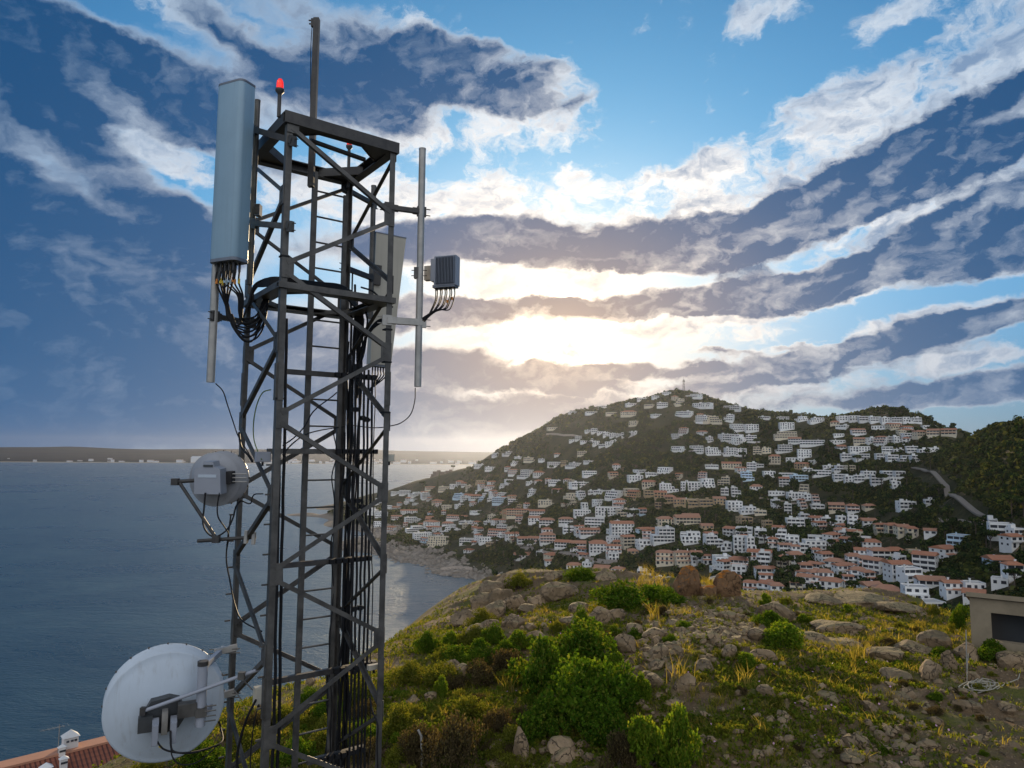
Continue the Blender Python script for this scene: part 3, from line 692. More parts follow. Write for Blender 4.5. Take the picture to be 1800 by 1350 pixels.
ORD = ['', 'second', 'third', 'fourth', 'fifth', 'sixth', 'seventh', 'eighth', 'ninth', 'tenth', 'eleventh', 'twelfth', 'thirteenth', 'fourteenth', 'fifteenth', 'sixteenth', 'seventeenth', 'eighteenth', 'nineteenth', 'twentieth', 'next to rightmost', 'next to rightmost']
WALLN = {'w': 'white', 'b': 'pale blue', 'c': 'cream', 't': 'tan'}
STN = {1: 'single-storey', 2: 'two-storey', 3: 'three-storey', 4: 'four-storey'}
FOOT = []                       # x, y, radius of every house, for the trees to keep clear of
for (sheet, where), rows in TOWN.items():
    org = (640, 640) if sheet == 'A' else (1200, 640)
    groups = {}
    for e in rows: groups.setdefault(e[3:], []).append(e)
    for key, es in groups.items():
        es.sort()
        for i, (x, y, w, st, roof, wall) in enumerate(es):
            px, py = org[0] + x / 3, org[1] + y / 3
            P = on_far(px, py)
            if P is None: continue
            r_ = random.Random(int(x * 131 + y * 17))
            wm = w / 3 * P.y / 1235 * r_.uniform(.88, 1.06)
            kind = '%s %s %s' % (WALLN[wall], STN[st], 'tiled' if roof == 'T' else 'flat-roofed')
            lab = kind + ' house ' + where.replace(' hand', '-hand').replace(',', '')
            if len(es) > 1: lab = ('leftmost ' if i == 0 else 'rightmost ' if i == len(es) - 1 else (ORD[i] + ' from left, ')) + lab
            rz = math.atan2(P.x, P.y) * -.5 + r_.choice([-.7, -.4, -.15, 0, .15, .35]) * (.35 if 'terrace' in where or 'row' in where or 'long' in where else 1)
            house(P + Vector((0, min(wm, 9) * .25, .3)), wm, st, roof, wall, r_, rz, w >= 72 and py > 860 or w >= 100, lab, 'houses ' + where)
            FOOT.append((P.x, P.y, wm * .62 + 1.5))

# past three hundred: the rest of the town's smallest houses as one object
fr_ = random.Random(19); F_ = MB(); nf = 0; FOOT2 = []
ZONES = [((690, 905), (850, 958), 62), ((820, 1100), (800, 985), 34), ((1000, 1240), (830, 1000), 20), ((1180, 1640), (760, 960), 22), ((1240, 1640), (930, 1060), 30), ((1060, 1500), (700, 790), 7), ((1550, 1790), (960, 1070), 5)]
for (x0, x1), (y0, y1), n in ZONES:
    k = 0; tries = 0
    while k < n and tries < n * 14:
        tries += 1; px, py = fr_.uniform(x0, x1), fr_.uniform(y0, y1)
        if py < 868 and px < 880 and py < 960 - (px - 690) * .5 and px < 800: continue
        P = on_far(px, py)
        if P is None or P.z < 7: continue
        w = fr_.uniform(6.5, 13) * (.8 + P.y / 3500); A_ = np.array(FOOT + FOOT2)
        if (np.hypot(A_[:, 0] - P.x, A_[:, 1] - P.y) - A_[:, 2] * .8 - w * .4).min() < 0: continue
        st = fr_.choices([1, 2, 3], [3, 5, 2])[0]; rf = fr_.choice('TTF' if px < 1000 or py > 930 else 'TFF'); wl = fr_.choices('wcbt', [8, 2, 1, 1])[0]
        o = house(P + Vector((0, 2, .3)), w, st, rf, wl, fr_, math.atan2(P.x, P.y) * -.5 + fr_.uniform(-.8, .8), False, 'x', 'x')
        M4 = Matrix.Translation(o.location) @ Matrix.Rotation(o.rotation_euler.z, 4, 'Z'); me = o.data
        mi = {'w': 0, 'c': 4, 'b': 5, 't': 6}[wl]; b0 = len(F_.v); F_.v.extend([tuple(M4 @ v.co) for v in me.vertices])
        for p in me.polygons: F_.f.append(tuple(b0 + i for i in p.vertices)); F_.m.append(mi if p.material_index == 0 else p.material_index); F_.sm.append(False)
        bpy.data.objects.remove(o); bpy.data.meshes.remove(me); FOOT2.append((P.x, P.y, w * .6 + 1)); k += 1
FOOT += FOOT2
F_.build('small_town_houses', [M['w'], M['glass'], M['tile'], M['flat'], M['c'], M['b'], M['t']], kind='stuff', label='the many smallest houses filling the gaps of the hillside town')

# ------------------------------------------------------------------ vegetation kit
def leafmat(name, a, b, trans=.35, tip=None, scale=1.2):
    def f(N):
        g = geoco(N); n = N.noise(g, scale, 5, .65); fr = V(N, N.node('ShaderNodeNewGeometry').outputs['Random Per Island']); r = rnd(N)
        c = N.mix(N.smooth(n * .6 + fr * .4, .25, .75), a, b)
        if tip: c = N.mix(N.smooth(fr + r * .15, .80, 1.0), c, tip)
        d = N.node('ShaderNodeBsdfDiffuse'); t = N.node('ShaderNodeBsdfTranslucent'); N.t.links.new(c, d.inputs[0])
        c2 = N.mix(1.0, c, (1.5, 1.35, .55), 'MULTIPLY'); N.t.links.new(c2, t.inputs[0])
        m = N.node('ShaderNodeMixShader'); m.inputs[0].default_value = trans; N.t.links.new(d.outputs[0], m.inputs[1]); N.t.links.new(t.outputs[0], m.inputs[2])
        return m.outputs[0]
    return mat(name, f)
M['far_leaf'] = leafmat('dark_pine_foliage', (.006, .020, .008), (.032, .062, .018), .25, (.09, .12, .03), .3)
M['far_scrub'] = leafmat('hillside_scrub_foliage', (.010, .024, .008), (.048, .064, .018), .25, (.11, .115, .03), .08)
M['bark'] = plain('tree_bark', (.10, .075, .055), .9, 0, .3, 8)

def quads(C, N_, S, asp=1.0, rng=NP):
    """one quad per centre C (n,3), facing N_, size S"""
    n = len(C); t = rng.normal(size=(n, 3)); u = np.cross(N_, t); u /= np.linalg.norm(u, axis=1)[:, None] + 1e-9
    v = np.cross(N_, u); v /= np.linalg.norm(v, axis=1)[:, None] + 1e-9
    S = np.asarray(S).reshape(-1, 1) * np.ones((n, 1)) / 2; u = u * S; v = v * S * asp
    Vv = np.stack([C - u - v * .6, C + u * .8 - v, C + u + v * .7, C - u * .7 + v], 1).reshape(-1, 3)
    return Vv, np.arange(4 * n).reshape(n, 4)
def blob_points(n, blobs, rng=NP, shell=.55):
    """points in the outer part of a set of ellipsoids (centre, radii)"""
    w = np.array([b[1][0] * b[1][1] * b[1][2] for b in blobs]) ** .67; w /= w.sum()
    k = rng.choice(len(blobs), n, p=w); d = rng.normal(size=(n, 3)); d /= np.linalg.norm(d, axis=1)[:, None]
    r = shell + (1 - shell) * rng.random(n) ** .6
    C = np.array([b[0] for b in blobs])[k]; S = np.array([b[1] for b in blobs])[k]
    return C + d * S * r[:, None], d
def tree_proto(kind, seed):
    rng = np.random.default_rng(seed); mb = MB()
    if kind == 'cypress':
        h = rng.uniform(9, 12); bl = [((0, 0, 1.2 + h * .9 * i / 7), (1.25 * (1 - (i / 7) ** 1.6 * .8), 1.25 * (1 - (i / 7) ** 1.6 * .8), h / 9)) for i in range(8)]; n = 420; s = .55
        mb.tube([(0, 0, -1.5), (0, 0, h * .6)], [.22, .08], 6)
    elif kind == 'pine':
        h = rng.uniform(8, 11); bl = []
        for i in range(9):
            a = i * 2.4; q = rng.uniform(1, 3.4); bl.append(((q * math.cos(a), q * math.sin(a), h - .3 - q * .25 + rng.uniform(-.5, .5)), (rng.uniform(1.3, 2.1), rng.uniform(1.3, 2.1), rng.uniform(.7, 1.2))))
        n = 620; s = .7; mb.tube([(0, 0, -1.5), (.2, .1, h * .5), (.1, 0, h - 1)], [.32, .24, .12], 6)
        for b in bl[:5]: mb.tube([(.15, .05, h * .55), tuple(b[0])], [.13, .05], 5)
    else:
        h = rng.uniform(5.5, 8); bl = []
        for i in range(10):
            a = i * 2.4; q = rng.uniform(.4, 2.5); bl.append(((q * math.cos(a), q * math.sin(a), h * .55 + rng.uniform(-1.4, 1.6)), (rng.uniform(1.2, 2.0),) * 2 + (rng.uniform(1., 1.7),)))
        n = 620; s = .75; mb.tube([(0, 0, -1.5), (.1, 0, h * .35), (0, .1, h * .6)], [.3, .22, .1], 6)
        for b in bl[:4]: mb.tube([(.1, 0, h * .35), tuple(b[0])], [.12, .04], 5)
    C, d = blob_points(n, bl, rng); d = d + rng.normal(size=d.shape) * .5; d /= np.linalg.norm(d, axis=1)[:, None]
    Vv, Ff = quads(C, d, rng.uniform(.7, 1.4, n) * s * 1.12, rng=rng)
    return mb.mesh('trunk', M['bark']), np_mesh('crown', Vv, Ff, M['far_leaf'])
PROTO = {k: [tree_proto(k, 40 + i + 10 * j) for i in range(3)] for j, k in enumerate(('pine', 'broad', 'cypress'))}
NAMES = {'pine': 'umbrella_pine', 'broad': 'bushy_tree', 'cypress': 'cypress_tree'}
DESC = {'pine': 'dark green spreading pine', 'broad': 'dark green bushy tree', 'cypress': 'slim dark cypress'}
ROAD = [(1606, 826), (1622, 829), (1640, 835), (1652, 848), (1664, 862), (1676, 877), (1690, 888), (1702, 897), (1735, 915)]
for (x0, y0), (x1, y1) in zip(ROAD[:-1], ROAD[1:]):        # keep the road and the slope just below it open
    for k in range(5):
        for dy in (0, 4, 8):
            P = on_far(x0 + (x1 - x0) * k / 5 + dy * .3, y0 + (y1 - y0) * k / 5 + dy)
            if P: FOOT.append((P.x, P.y, 6.0))
FOOTA = np.array(FOOT)
def far_tree(P, kind, rng, sc, where):
    tr, cr = PROTO[kind][rng.randrange(3)]
    r = empty(NAMES[kind], P, '%s %s' % (DESC[kind], where), 'tree', 'trees ' + where + ', ' + kind)
    r.rotation_euler = (0, 0, rng.uniform(0, 6.3)); r.scale = (sc, sc, sc * rng.uniform(.85, 1.1))
    link('trunk', tr, r, loc=(0, 0, 0)); link('crown', cr, r, loc=(0, 0, 0))
def where_px(px, py):
    if py > 930 and px < 1000: return 'on the shore above the rocky cove'
    if px < 900: return 'between the houses of the old town'
    if py < 780: return 'along the crest of the hill'
    if px < 1250: return 'among the white houses left of the valley'
    if px > 1590: return 'on the dark slope right of the valley'
    return 'among the white houses of the valley'
tr_ = random.Random(5); nt = 0
for k in range(4000):
    if nt >= 285: break
    px = tr_.uniform(690, 1800); py = tr_.uniform(700, 1075)
    if px > 1640 and py < 900 and tr_.random() < .8: continue
    if px < 900 and py < 850 and tr_.random() < .3: continue
    P = on_far(px, py)
    if P is None or P.z < 5: continue
    d2 = np.hypot(FOOTA[:, 0] - P.x, FOOTA[:, 1] - P.y) - FOOTA[:, 2]
    if d2.min() < -.2: continue
    crest = far_h(P.x * (1 + 40 / P.y), P.y + 40) < P.z - 4
    # not in front of a facade: look a little uphill as well
    kind = 'broad' if crest or py < 790 else tr_.choices(['pine', 'broad', 'cypress'], [4, 7, 2])[0]
    f = np.hypot(FOOTA[:, 0] - P.x * (1 + 9 / P.y), FOOTA[:, 1] - P.y - 9) - FOOTA[:, 2]
    if f.min() < 0 and kind != 'cypress' and tr_.random() < .6: continue
    far_tree(P - Vector((0, 0, .3)), kind, tr_, tr_.uniform(.85, 1.25) * (.75 + P.y / 1800), where_px(px, py)); nt += 1
# big pines over the cove
for px, py, s in [(905, 955, 1.6), (930, 975, 1.6), (885, 985, 1.5), (870, 965, 1.4), (820, 975, 1.4), (790, 965, 1.3), (770, 978, 1.3), (745, 975, 1.3), (720, 968, 1.2), (700, 965, 1.2), (850, 985, 1.3), (915, 995, 1.4), (835, 905, 1.2), (845, 915, 1.2), (760, 905, 1.1), (775, 900, 1.1),
                  (1225, 1000, 1.2), (1250, 990, 1.2), (1310, 1000, 1.2), (1385, 1010, 1.3), (1395, 1030, 1.2), (1370, 1035, 1.1)]:
    P = on_far(px, py)
    if P is not None: far_tree(P - Vector((0, 0, .5)), 'pine' if s > 1.15 else 'broad', tr_, s, where_px(px, py))

# hillside scrub, one uncountable cover
r_ = np.random.default_rng(21); n = 95000
y = 300 + 1200 * r_.random(n) ** 1.5; x = r_.uniform(-.35, .80, n) * y
hz = _far(x, y)[:] if False else None
ii = np.clip((x - FX[0]) / 7, 0, len(FX) - 1.01); jj = np.clip((y - FY[0]) / 7, 0, len(FY) - 1.01); a = ii.astype(int); b = jj.astype(int); u = ii - a; v = jj - b
z = (GZ[b, a] * (1 - u) + GZ[b, a + 1] * u) * (1 - v) + (GZ[b + 1, a] * (1 - u) + GZ[b + 1, a + 1] * u) * v
dens = fbm(x / 45, y / 45, 4, 77); ok = (z > 9 + 4 * dens) & (dens > -.35 + .3 * r_.random(n))
for fx, fy, fr in FOOT: ok &= np.hypot(x - fx, y - fy) > fr
x, y, z = x[ok], y[ok], z[ok]; n = len(x)
sz = r_.uniform(1.1, 3.6, n) * np.interp(y, [300, 700, 1400], [.8, 1.1, 1.6]); K = 7
d = r_.normal(size=(n, K, 3)); d /= np.linalg.norm(d, axis=2)[:, :, None]; d[:, :, 2] = np.abs(d[:, :, 2])
C = np.stack([x, y, z - .2], 1)[:, None] + d * (sz[:, None, None] * np.array([1, 1, .8])) * r_.uniform(.6, 1, (n, K, 1))
nn = (d + r_.normal(size=d.shape) * .45).reshape(-1, 3); nn /= np.linalg.norm(nn, axis=1)[:, None]
Vv, Ff = quads(C.reshape(-1, 3), nn, np.repeat(sz, K) * r_.uniform(.7, 1.2, n * K), rng=r_)
link('hillside_scrub', np_mesh('hillside_scrub', Vv, Ff, M['far_scrub']), label='dark scrub covering the hillside between the houses', kind='stuff')

# the rest of the trees, far past three hundred, as one wood
n = 5200; y = 320 + 1300 * r_.random(n) ** 1.2; x = r_.uniform(-.30, .78, n) * y
ii = np.clip((x - FX[0]) / 7, 0, len(FX) - 1.01); jj = np.clip((y - FY[0]) / 7, 0, len(FY) - 1.01); a = ii.astype(int); b = jj.astype(int); u = ii - a; v = jj - b
z = (GZ[b, a] * (1 - u) + GZ[b, a + 1] * u) * (1 - v) + (GZ[b + 1, a] * (1 - u) + GZ[b + 1, a + 1] * u) * v
ok = (z > 9) & (fbm(x / 70, y / 70, 3, 55) > -.28 + .3 * r_.random(n))
for fx, fy, fr in FOOT: ok &= (np.hypot(x - fx, y - fy) > fr * .8) & (np.hypot(x - fx * (1 - 8 / fy), y - fy + 8) > fr * .55)
x, y, z = x[ok], y[ok], z[ok]; n = len(x); K = 46
R_ = r_.uniform(1.8, 4.2, n); d = r_.normal(size=(n, K, 3)); d /= np.linalg.norm(d, axis=2)[:, :, None]
C = np.stack([x, y, z + R_ * .9], 1)[:, None] + d * (R_[:, None, None] * np.array([1, 1, .95])) * r_.uniform(.45, 1.05, (n, K, 1))
nn = (d + r_.normal(size=d.shape) * .45).reshape(-1, 3); nn /= np.linalg.norm(nn, axis=1)[:, None]
Vv, Ff = quads(C.reshape(-1, 3), nn, np.repeat(R_, K) * r_.uniform(.35, .6, n * K), rng=r_)
link('hillside_wood', np_mesh('hillside_wood', Vv, Ff, M['far_leaf']), label='dark wood of countless tree crowns between the houses of the hill', kind='stuff')

# ------------------------------------------------------------------ roads, walls, ruin and mast on the far hill
M['road'] = plain('grey_road', (.24, .20, .16), .9, 0, .1, .3)
M['ret'] = plain('stone_retaining_wall', (.46, .38, .32), .9, 0, .2, .5)
def ribbon(name, pts, w, m, lift=.5, **kw):
    P = [on_far(*p) for p in pts]; P = [p for p in P if p]; Q = []
    for a, b in zip(P[:-1], P[1:]):
        n = max(2, int((b - a).length / 8)); Q += [a.lerp(b, i / n) for i in range(n)]
    Q.append(P[-1]); vs = []
    for i, p in enumerate(Q):
        d = (Q[min(i + 1, len(Q) - 1)] - Q[max(i - 1, 0)]); d.z = 0; d.normalize(); s = Vector((-d.y, d.x, 0)) * w / 2
        z = max(far_h(p.x + s.x, p.y + s.y), far_h(p.x - s.x, p.y - s.y), far_h(p.x, p.y)) + lift
        for q in (p + s, p - s): vs.append((q.x, q.y, z))
        for q in (p + s, p - s): vs.append((q.x, q.y, z - 1.2))
    fs = []
    for i in range(len(Q) - 1):
        a, b = 4 * i, 4 * i + 4; fs += [(a, a + 1, b + 1, b), (a, b, b + 2, a + 2), (a + 1, a + 3, b + 3, b + 1)]
    mb = MB(); mb.add(vs, fs); return mb.build(name, m, **kw)
ribbon('road', ROAD, 4.4, M['road'], .5, kind='structure')
ribbon('road', [(1322, 926), (1355, 922), (1380, 917), (1410, 908), (1450, 915)], 4, M['road'], .4, kind='structure')
ribbon('road', [(910, 960), (960, 967), (1010, 975), (1085, 989)], 5, M['road'], .4, kind='structure')
def wall(pts, h, lab):
    P = [on_far(*p) for p in pts]; mb = MB(); P = [p for p in P if p]
    for a, b in zip(P[:-1], P[1:]):
        n = max(1, int((b - a).length / 10))
        for i in range(n):
            p, q = a.lerp(b, i / n), a.lerp(b, (i + 1) / n); p.z, q.z = far_h(p.x, p.y), far_h(q.x, q.y)
            mb.bar(p + Vector((0, 0, h / 2 - 1.5)), q + Vector((0, 0, h / 2 - 1.5)), .5, h + 3)
    tag(mb.build('retaining_wall', M['ret']), lab, 'wall')
wall([(915, 968), (970, 977), (1030, 985), (1085, 993)], 3.5, 'long pinkish wall under the terraced row by the waterside road')
wall([(960, 765), (990, 768), (1020, 770)], 3, 'tan wall below the upper left crest, left of the white cluster')
wall([(1335, 880), (1375, 885), (1420, 893)], 2.5, 'stone wall on the bare slope above the valley')
wall([(1065, 947), (1090, 955), (1115, 957)], 2.5, 'stone wall beside the white blocks above the lichen boulder')
wall([(1530, 933), (1570, 940), (1612, 946)], 4, 'cream arcaded wall below the orange-roofed row')
wall([(1650, 916), (1690, 920), (1730, 922)], 2.2, 'pale wall along the track right of the orange-roofed row')
wall([(775, 1003), (800, 1000), (830, 1003)], 3, 'brown wall above the rocks of the cove')

# ruined fort on the point
M['ruin'] = plain('dark_ruin_stone', (.16, .125, .10), .95, 0, .3, .06)
B = at(781, 842, 1845); B.z = max(far_h(B.x, B.y), 6)
root = empty('ruined_fort', B, 'ruined fort on a rocky knoll at the left end of the hill', 'ruin')
mb = MB(); rr = random.Random(3); ring = []
for k, (rad, hh) in enumerate([(46, -16), (42, 6), (36, 16), (33, 20)]):
    for i in range(22):
        a = i / 22 * 2 * math.pi; q = rad * (1 + .10 * math.sin(3 * a + k) + rr.uniform(-.05, .05)); ring.append((q * math.cos(a), q * .55 * math.sin(a), hh + rr.uniform(-1.5, 1.5)))
mb.add(ring, [(k * 22 + i, k * 22 + (i + 1) % 22, (k + 1) * 22 + (i + 1) % 22, (k + 1) * 22 + i) for k in range(3) for i in range(22)] + [tuple(range(66, 88))])
mb.build('rock_knoll', M['ruin'], root, loc=(0, 0, 0))
mb = MB()
for x, w, h in [(-24, 10, 6), (-14, 9, 9), (-4, 12, 5), (8, 10, 8), (17, 8, 11), (25, 8, 7)]: mb.box((x, -6 + (x % 3), 18 + h / 2), (w, 9, h + 6))
mb.build('wall', M['ruin'], root, loc=(0, 0, 0))

# mast on the summit
def mini_mast(P, h, w, name, lab):
    root = empty(name, P, lab, 'mast'); mb = MB(); c = [(-w, -w), (w, -w), (w, w), (-w, w)]
    f = lambda z: 1 - .55 * z / h
    for x, y in c: mb.bar((x, y, -2), (x * f(h), y * f(h), h), .28)
    mb.build('frame', M['steel_dark'], root, loc=(0, 0, 0)); b = MB(); n = int(h / 2.4)
    for k in range(n):
        for i in range(4):
            a, d = c[i], c[(i + 1) % 4]; z0, z1 = k * h / n, (k + 1) * h / n
            if k % 2: a, d = d, a
            b.bar((a[0] * f(z0), a[1] * f(z0), z0), (d[0] * f(z1), d[1] * f(z1), z1), .16)
    b.build('lattice', M['steel_dark'], root, loc=(0, 0, 0))
    for a in range(3):
        t = a * 2.1; MB().box((1.7 * math.cos(t), 1.7 * math.sin(t), h * .86), (.5, .5, 3.2)).bar((0, 0, h * .86), (1.7 * math.cos(t), 1.7 * math.sin(t), h * .86), .15).build('antenna', M['steel_dark'], root, loc=(0, 0, 0))
    MB().bar((0, 0, h), (0, 0, h + 4), .18).build('spike', M['steel_dark'], root, loc=(0, 0, 0))
P = at(1202, 692, 1148); P.z = far_h(P.x, P.y)
mini_mast(P, 22, 1.6, 'radio_mast', 'small dark lattice mast standing on the summit of the far hill')
P = on_far(1636, 834)
if P:
    r0 = empty('utility_pole', P, 'thin wooden pole beside the bend of the grey road', 'pole')
    MB().tube([(0, 0, -1), (0, 0, 15)], [.25, .16], 6).build('pole', M['bark'], r0, loc=(0, 0, 0)); MB().bar((-1.2, 0, 14), (1.2, 0, 14), .2).build('crossarm', M['bark'], r0, loc=(0, 0, 0))

# buildings on the far shore of the bay
M['farw'] = plain('far_white_wall', (.55, .58, .62), .8, 0, .1, .01); M['farr'] = plain('far_roof', (.40, .30, .26), .8, 0, .1, .01)
def far_building(px, w, h, Y, lab, group=None, hall=False):
    P = at(px, 812, Y); P.z = 3 if Y < 7400 else 8
    sh_ = float(np.interp(P.x, px_[0], sh)); P.y += sh_
    mb = MB(); mb.box((0, 0, h / 2 - 4), (w, w * .5, h + 8)); a = w / 2 + 1; b = w * .25 + 1
    mb.add([(-a, -b, h), (a, -b, h), (a, b, h), (-a, b, h), (-a, 0, h + w * .10), (a, 0, h + w * .10)], [(0, 1, 5, 4), (2, 3, 4, 5), (0, 4, 3), (1, 2, 5), (0, 3, 2, 1)], 0 if hall else 1)
    tag(mb.build('warehouse' if hall else 'shore_building', [M['farw'], M['farr']], None, loc=P), lab, 'building', group)
far_building(353, 120, 50, 7040, 'left hall of the large pale hangar pair on the far shore', hall=True)
far_building(388, 230, 68, 7060, 'right and larger hall of the pale hangar pair on the far shore', hall=True)
fr_ = random.Random(9)
for i in range(70):
    px = fr_.uniform(455, 850) if i < 52 else fr_.uniform(10, 330)
    far_building(px, fr_.uniform(18, 70), fr_.uniform(8, 26), fr_.choice([7050, 7090, 7150, 7300, 7600, 8200]), 'tiny pale building in the hazy resort on the far shore' if i < 52 else 'tiny pale building on the hazy left part of the far shore', 'far resort buildings' if i < 52 else 'far left buildings')

# rocks along the waterline of the cove: too many to count
def rock_batch(P, S, rng, flat=.7):
    """P (n,3), S (n,) -> one array of angular stones (cut icosahedra)"""
    t = (1 + 5 ** .5) / 2
    iv = np.array([(-1, t, 0), (1, t, 0), (-1, -t, 0), (1, -t, 0), (0, -1, t), (0, 1, t), (0, -1, -t), (0, 1, -t), (t, 0, -1), (t, 0, 1), (-t, 0, -1), (-t, 0, 1)]) / 1.9
    fi = np.array([(0, 11, 5), (0, 5, 1), (0, 1, 7), (0, 7, 10), (0, 10, 11), (1, 5, 9), (5, 11, 4), (11, 10, 2), (10, 7, 6), (7, 1, 8), (3, 9, 4), (3, 4, 2), (3, 2, 6), (3, 6, 8), (3, 8, 9), (4, 9, 5), (2, 4, 11), (6, 2, 10), (8, 6, 7), (9, 8, 1)])
    n = len(P); A = rng.uniform(0, 6.3, n); c, s = np.cos(A), np.sin(A)
    q = iv[None] * (1 + rng.uniform(-.32, .32, (n, 12, 3))); q = q * np.stack([rng.uniform(.7, 1.35, n), rng.uniform(.6, 1.1, n), rng.uniform(.45, .9, n) * flat / .7], 1)[:, None]
    tl = rng.uniform(-.4, .4, n); z = q[..., 2] + q[..., 0] * tl[:, None]
    x = q[..., 0] * c[:, None] - q[..., 1] * s[:, None]; y = q[..., 0] * s[:, None] + q[..., 1] * c[:, None]
    V_ = np.stack([x, y, z], 2) * S[:, None, None] * .5 + P[:, None]
    return V_.reshape(-1, 3), (fi[None] + (np.arange(n) * 12)[:, None, None]).reshape(-1, 3)
def T_max(N, a, b): return N.m('MAXIMUM', a, b)
def _rock(N):
    g = geoco(N); n = N.noise(g, 1.1, 9, .68, .4); n2 = N.noise(g, 9, 6, .7); r = rnd(N)
    fr = V(N, N.node('ShaderNodeNewGeometry').outputs['Random Per Island'])
    c = N.mix(N.smooth(n, .3, .7), (.13, .090, .052), (.37, .26, .16)); c = N.mix(N.smooth(n2, .5, .8) * .5, c, (.08, .065, .05))
    c = N.mix(fr * .3, c, (.27, .20, .12))
    gm = N.node('ShaderNodeNewGeometry'); s = N.node('ShaderNodeSeparateXYZ'); N.link(gm.outputs['Normal'], s.inputs[0])
    c = N.mix(N.smooth(V(N, s.outputs[2]) + n * .9, 1.2, 1.5) * .55, c, (.26, .21, .09))
    vo = N.node('ShaderNodeTexVoronoi', feature='DISTANCE_TO_EDGE'); vo.inputs['Scale'].default_value = 2.2; N.link(N.noise(g, .9, 4, .6, 0, out=1), vo.inputs[0]) if False else N.link(g, vo.inputs[0])
    wv = N.node('ShaderNodeVectorMath', operation='MULTIPLY_ADD'); wv.inputs[1].default_value = (.9, .9, .9); N.link(N.noise(g, 1.6, 4, .6, 0, out=1), wv.inputs[0]); N.link(g, wv.inputs[2]); N.link(wv.outputs[0], vo.inputs[0]); ck = T_max(N, N.smooth(V(N, vo.outputs[0]) + n2 * .05, .025, .06), N.smooth(n, .46, .40)); c = N.mix(ck * .8 + .2, (.035, .028, .022), c)
    return bsdf(N, c, .92, 0, n * .6 + n2 * .4 + ck * .25, 1.0, .12, .25)
M['rock'] = mat('weathered_schist_rock', _rock)
def _lichen(N):
    g = geoco(N); n = N.noise(g, 1.6, 8, .65, .3); n2 = N.noise(g, 8, 6, .7)
    gm = N.node('ShaderNodeNewGeometry'); s = N.node('ShaderNodeSeparateXYZ'); N.link(gm.outputs['Normal'], s.inputs[0])
    c = N.mix(n, (.11, .06, .03), (.25, .145, .075)); c = N.mix(N.smooth(n2, .5, .75) * .6, c, (.07, .045, .03))
    n5 = N.noise(g, 3.5, 8, .75); c = N.mix(N.smooth(V(N, s.outputs[2]) * .7 + n5 * 1.2, 1.0, 1.25) * .9, c, N.mix(n2, (.26, .08, .008), (.55, .19, .012)))
    vo = N.node('ShaderNodeTexVoronoi', feature='DISTANCE_TO_EDGE'); vo.inputs['Scale'].default_value = 1.9; N.link(g, vo.inputs[0])
    wv = N.node('ShaderNodeVectorMath', operation='MULTIPLY_ADD'); wv.inputs[1].default_value = (.9, .9, .9); N.link(N.noise(g, 1.6, 4, .6, 0, out=1), wv.inputs[0]); N.link(g, wv.inputs[2]); N.link(wv.outputs[0], vo.inputs[0]); ck = T_max(N, N.smooth(V(N, vo.outputs[0]) + n2 * .05, .025, .06), N.smooth(n, .50, .44)); c = N.mix(ck * .8 + .2, (.03, .02, .014), c)
    return bsdf(N, c, .92, 0, n * .6 + n2 * .4 + ck * .3, 1.0, .14, .2)
M['lichen'] = mat('orange_lichen_rock', _lichen)
def _shore(N):
    g = geoco(N); n = N.noise(g, .12, 8, .7); fr = V(N, N.node('ShaderNodeNewGeometry').outputs['Random Per Island'])
    return bsdf(N, N.mix(n * .6 + fr * .4, (.10, .085, .07), (.38, .32, .26)), .9, 0, n, .8, .4)
M['shore'] = mat('pale_shore_rock', _shore)
r_ = np.random.default_rng(4); n = 26000
x = r_.uniform(-420, 120, n); y = r_.uniform(380, 1250, n)
ii = np.clip((x - FX[0]) / 7, 0, len(FX) - 1.01); jj = np.clip((y - FY[0]) / 7, 0, len(FY) - 1.01); a = ii.astype(int); b = jj.astype(int); u = ii - a; v = jj - b
z = (GZ[b, a] * (1 - u) + GZ[b, a + 1] * u) * (1 - v) + (GZ[b + 1, a] * (1 - u) + GZ[b + 1, a + 1] * u) * v
ok = (z > -1.6) & (z < 11 - 5 * r_.random(n)) ; x, y, z = x[ok], y[ok], z[ok]
Vv, Ff = rock_batch(np.stack([x, y, z], 1), r_.uniform(1.5, 7, len(x)) * np.where(r_.random(len(x)) < .06, 2.0, 1), r_)
link('shore_rocks', np_mesh('shore_rocks', Vv, Ff, M['shore']), label='pale rocks piled along the waterline of the cove', kind='stuff')

# ------------------------------------------------------------------ the rocky hilltop the tower stands on
NEAR = [  # px, py, distance
    (60, 1420, 13.5), (180, 1372, 15.5), (300, 1322, 17.5), (400, 1272, 20), (520, 1222, 22), (600, 1196, 23), (640, 1187, 24), (700, 1152, 26), (740, 1130, 28), (790, 1098, 32), (825, 1065, 36), (850, 1045, 38), (880, 1018, 42),
    (905, 1008, 42), (960, 1003, 40), (1050, 1003, 38), (1180, 1022, 34), (1300, 1046, 32), (1400, 1044, 33), (1500, 1040, 34), (1560, 1046, 34), (1620, 1068, 32), (1700, 1088, 32), (1800, 1094, 33), (1950, 1100, 33)]
NIN = [(1000, 1100, 28), (1100, 1160, 22), (1200, 1100, 25), (1300, 1100, 25), (1400, 1100, 26), (1500, 1110, 25.5), (1600, 1120, 25), (1250, 1200, 19), (1000, 1250, 18.5), (900, 1200, 21.5), (900, 1110, 28), (800, 1250, 19), (800, 1170, 24), (700, 1250, 20),
       (600, 1290, 18.5), (500, 1310, 18), (1000, 1350, 16.2), (1200, 1350, 15.6), (1400, 1350, 15.2), (1600, 1350, 14.6), (1800, 1350, 14.2), (800, 1350, 16.6), (600, 1350, 16.9), (400, 1350, 16.6), (1500, 1200, 19.2), (1650, 1200, 19), (1740, 1145, 22.5), (1800, 1165, 21.5), (1800, 1250, 17.5), (1400, 1200, 19)]
_P = [at(*q) for q in NEAR + NIN]
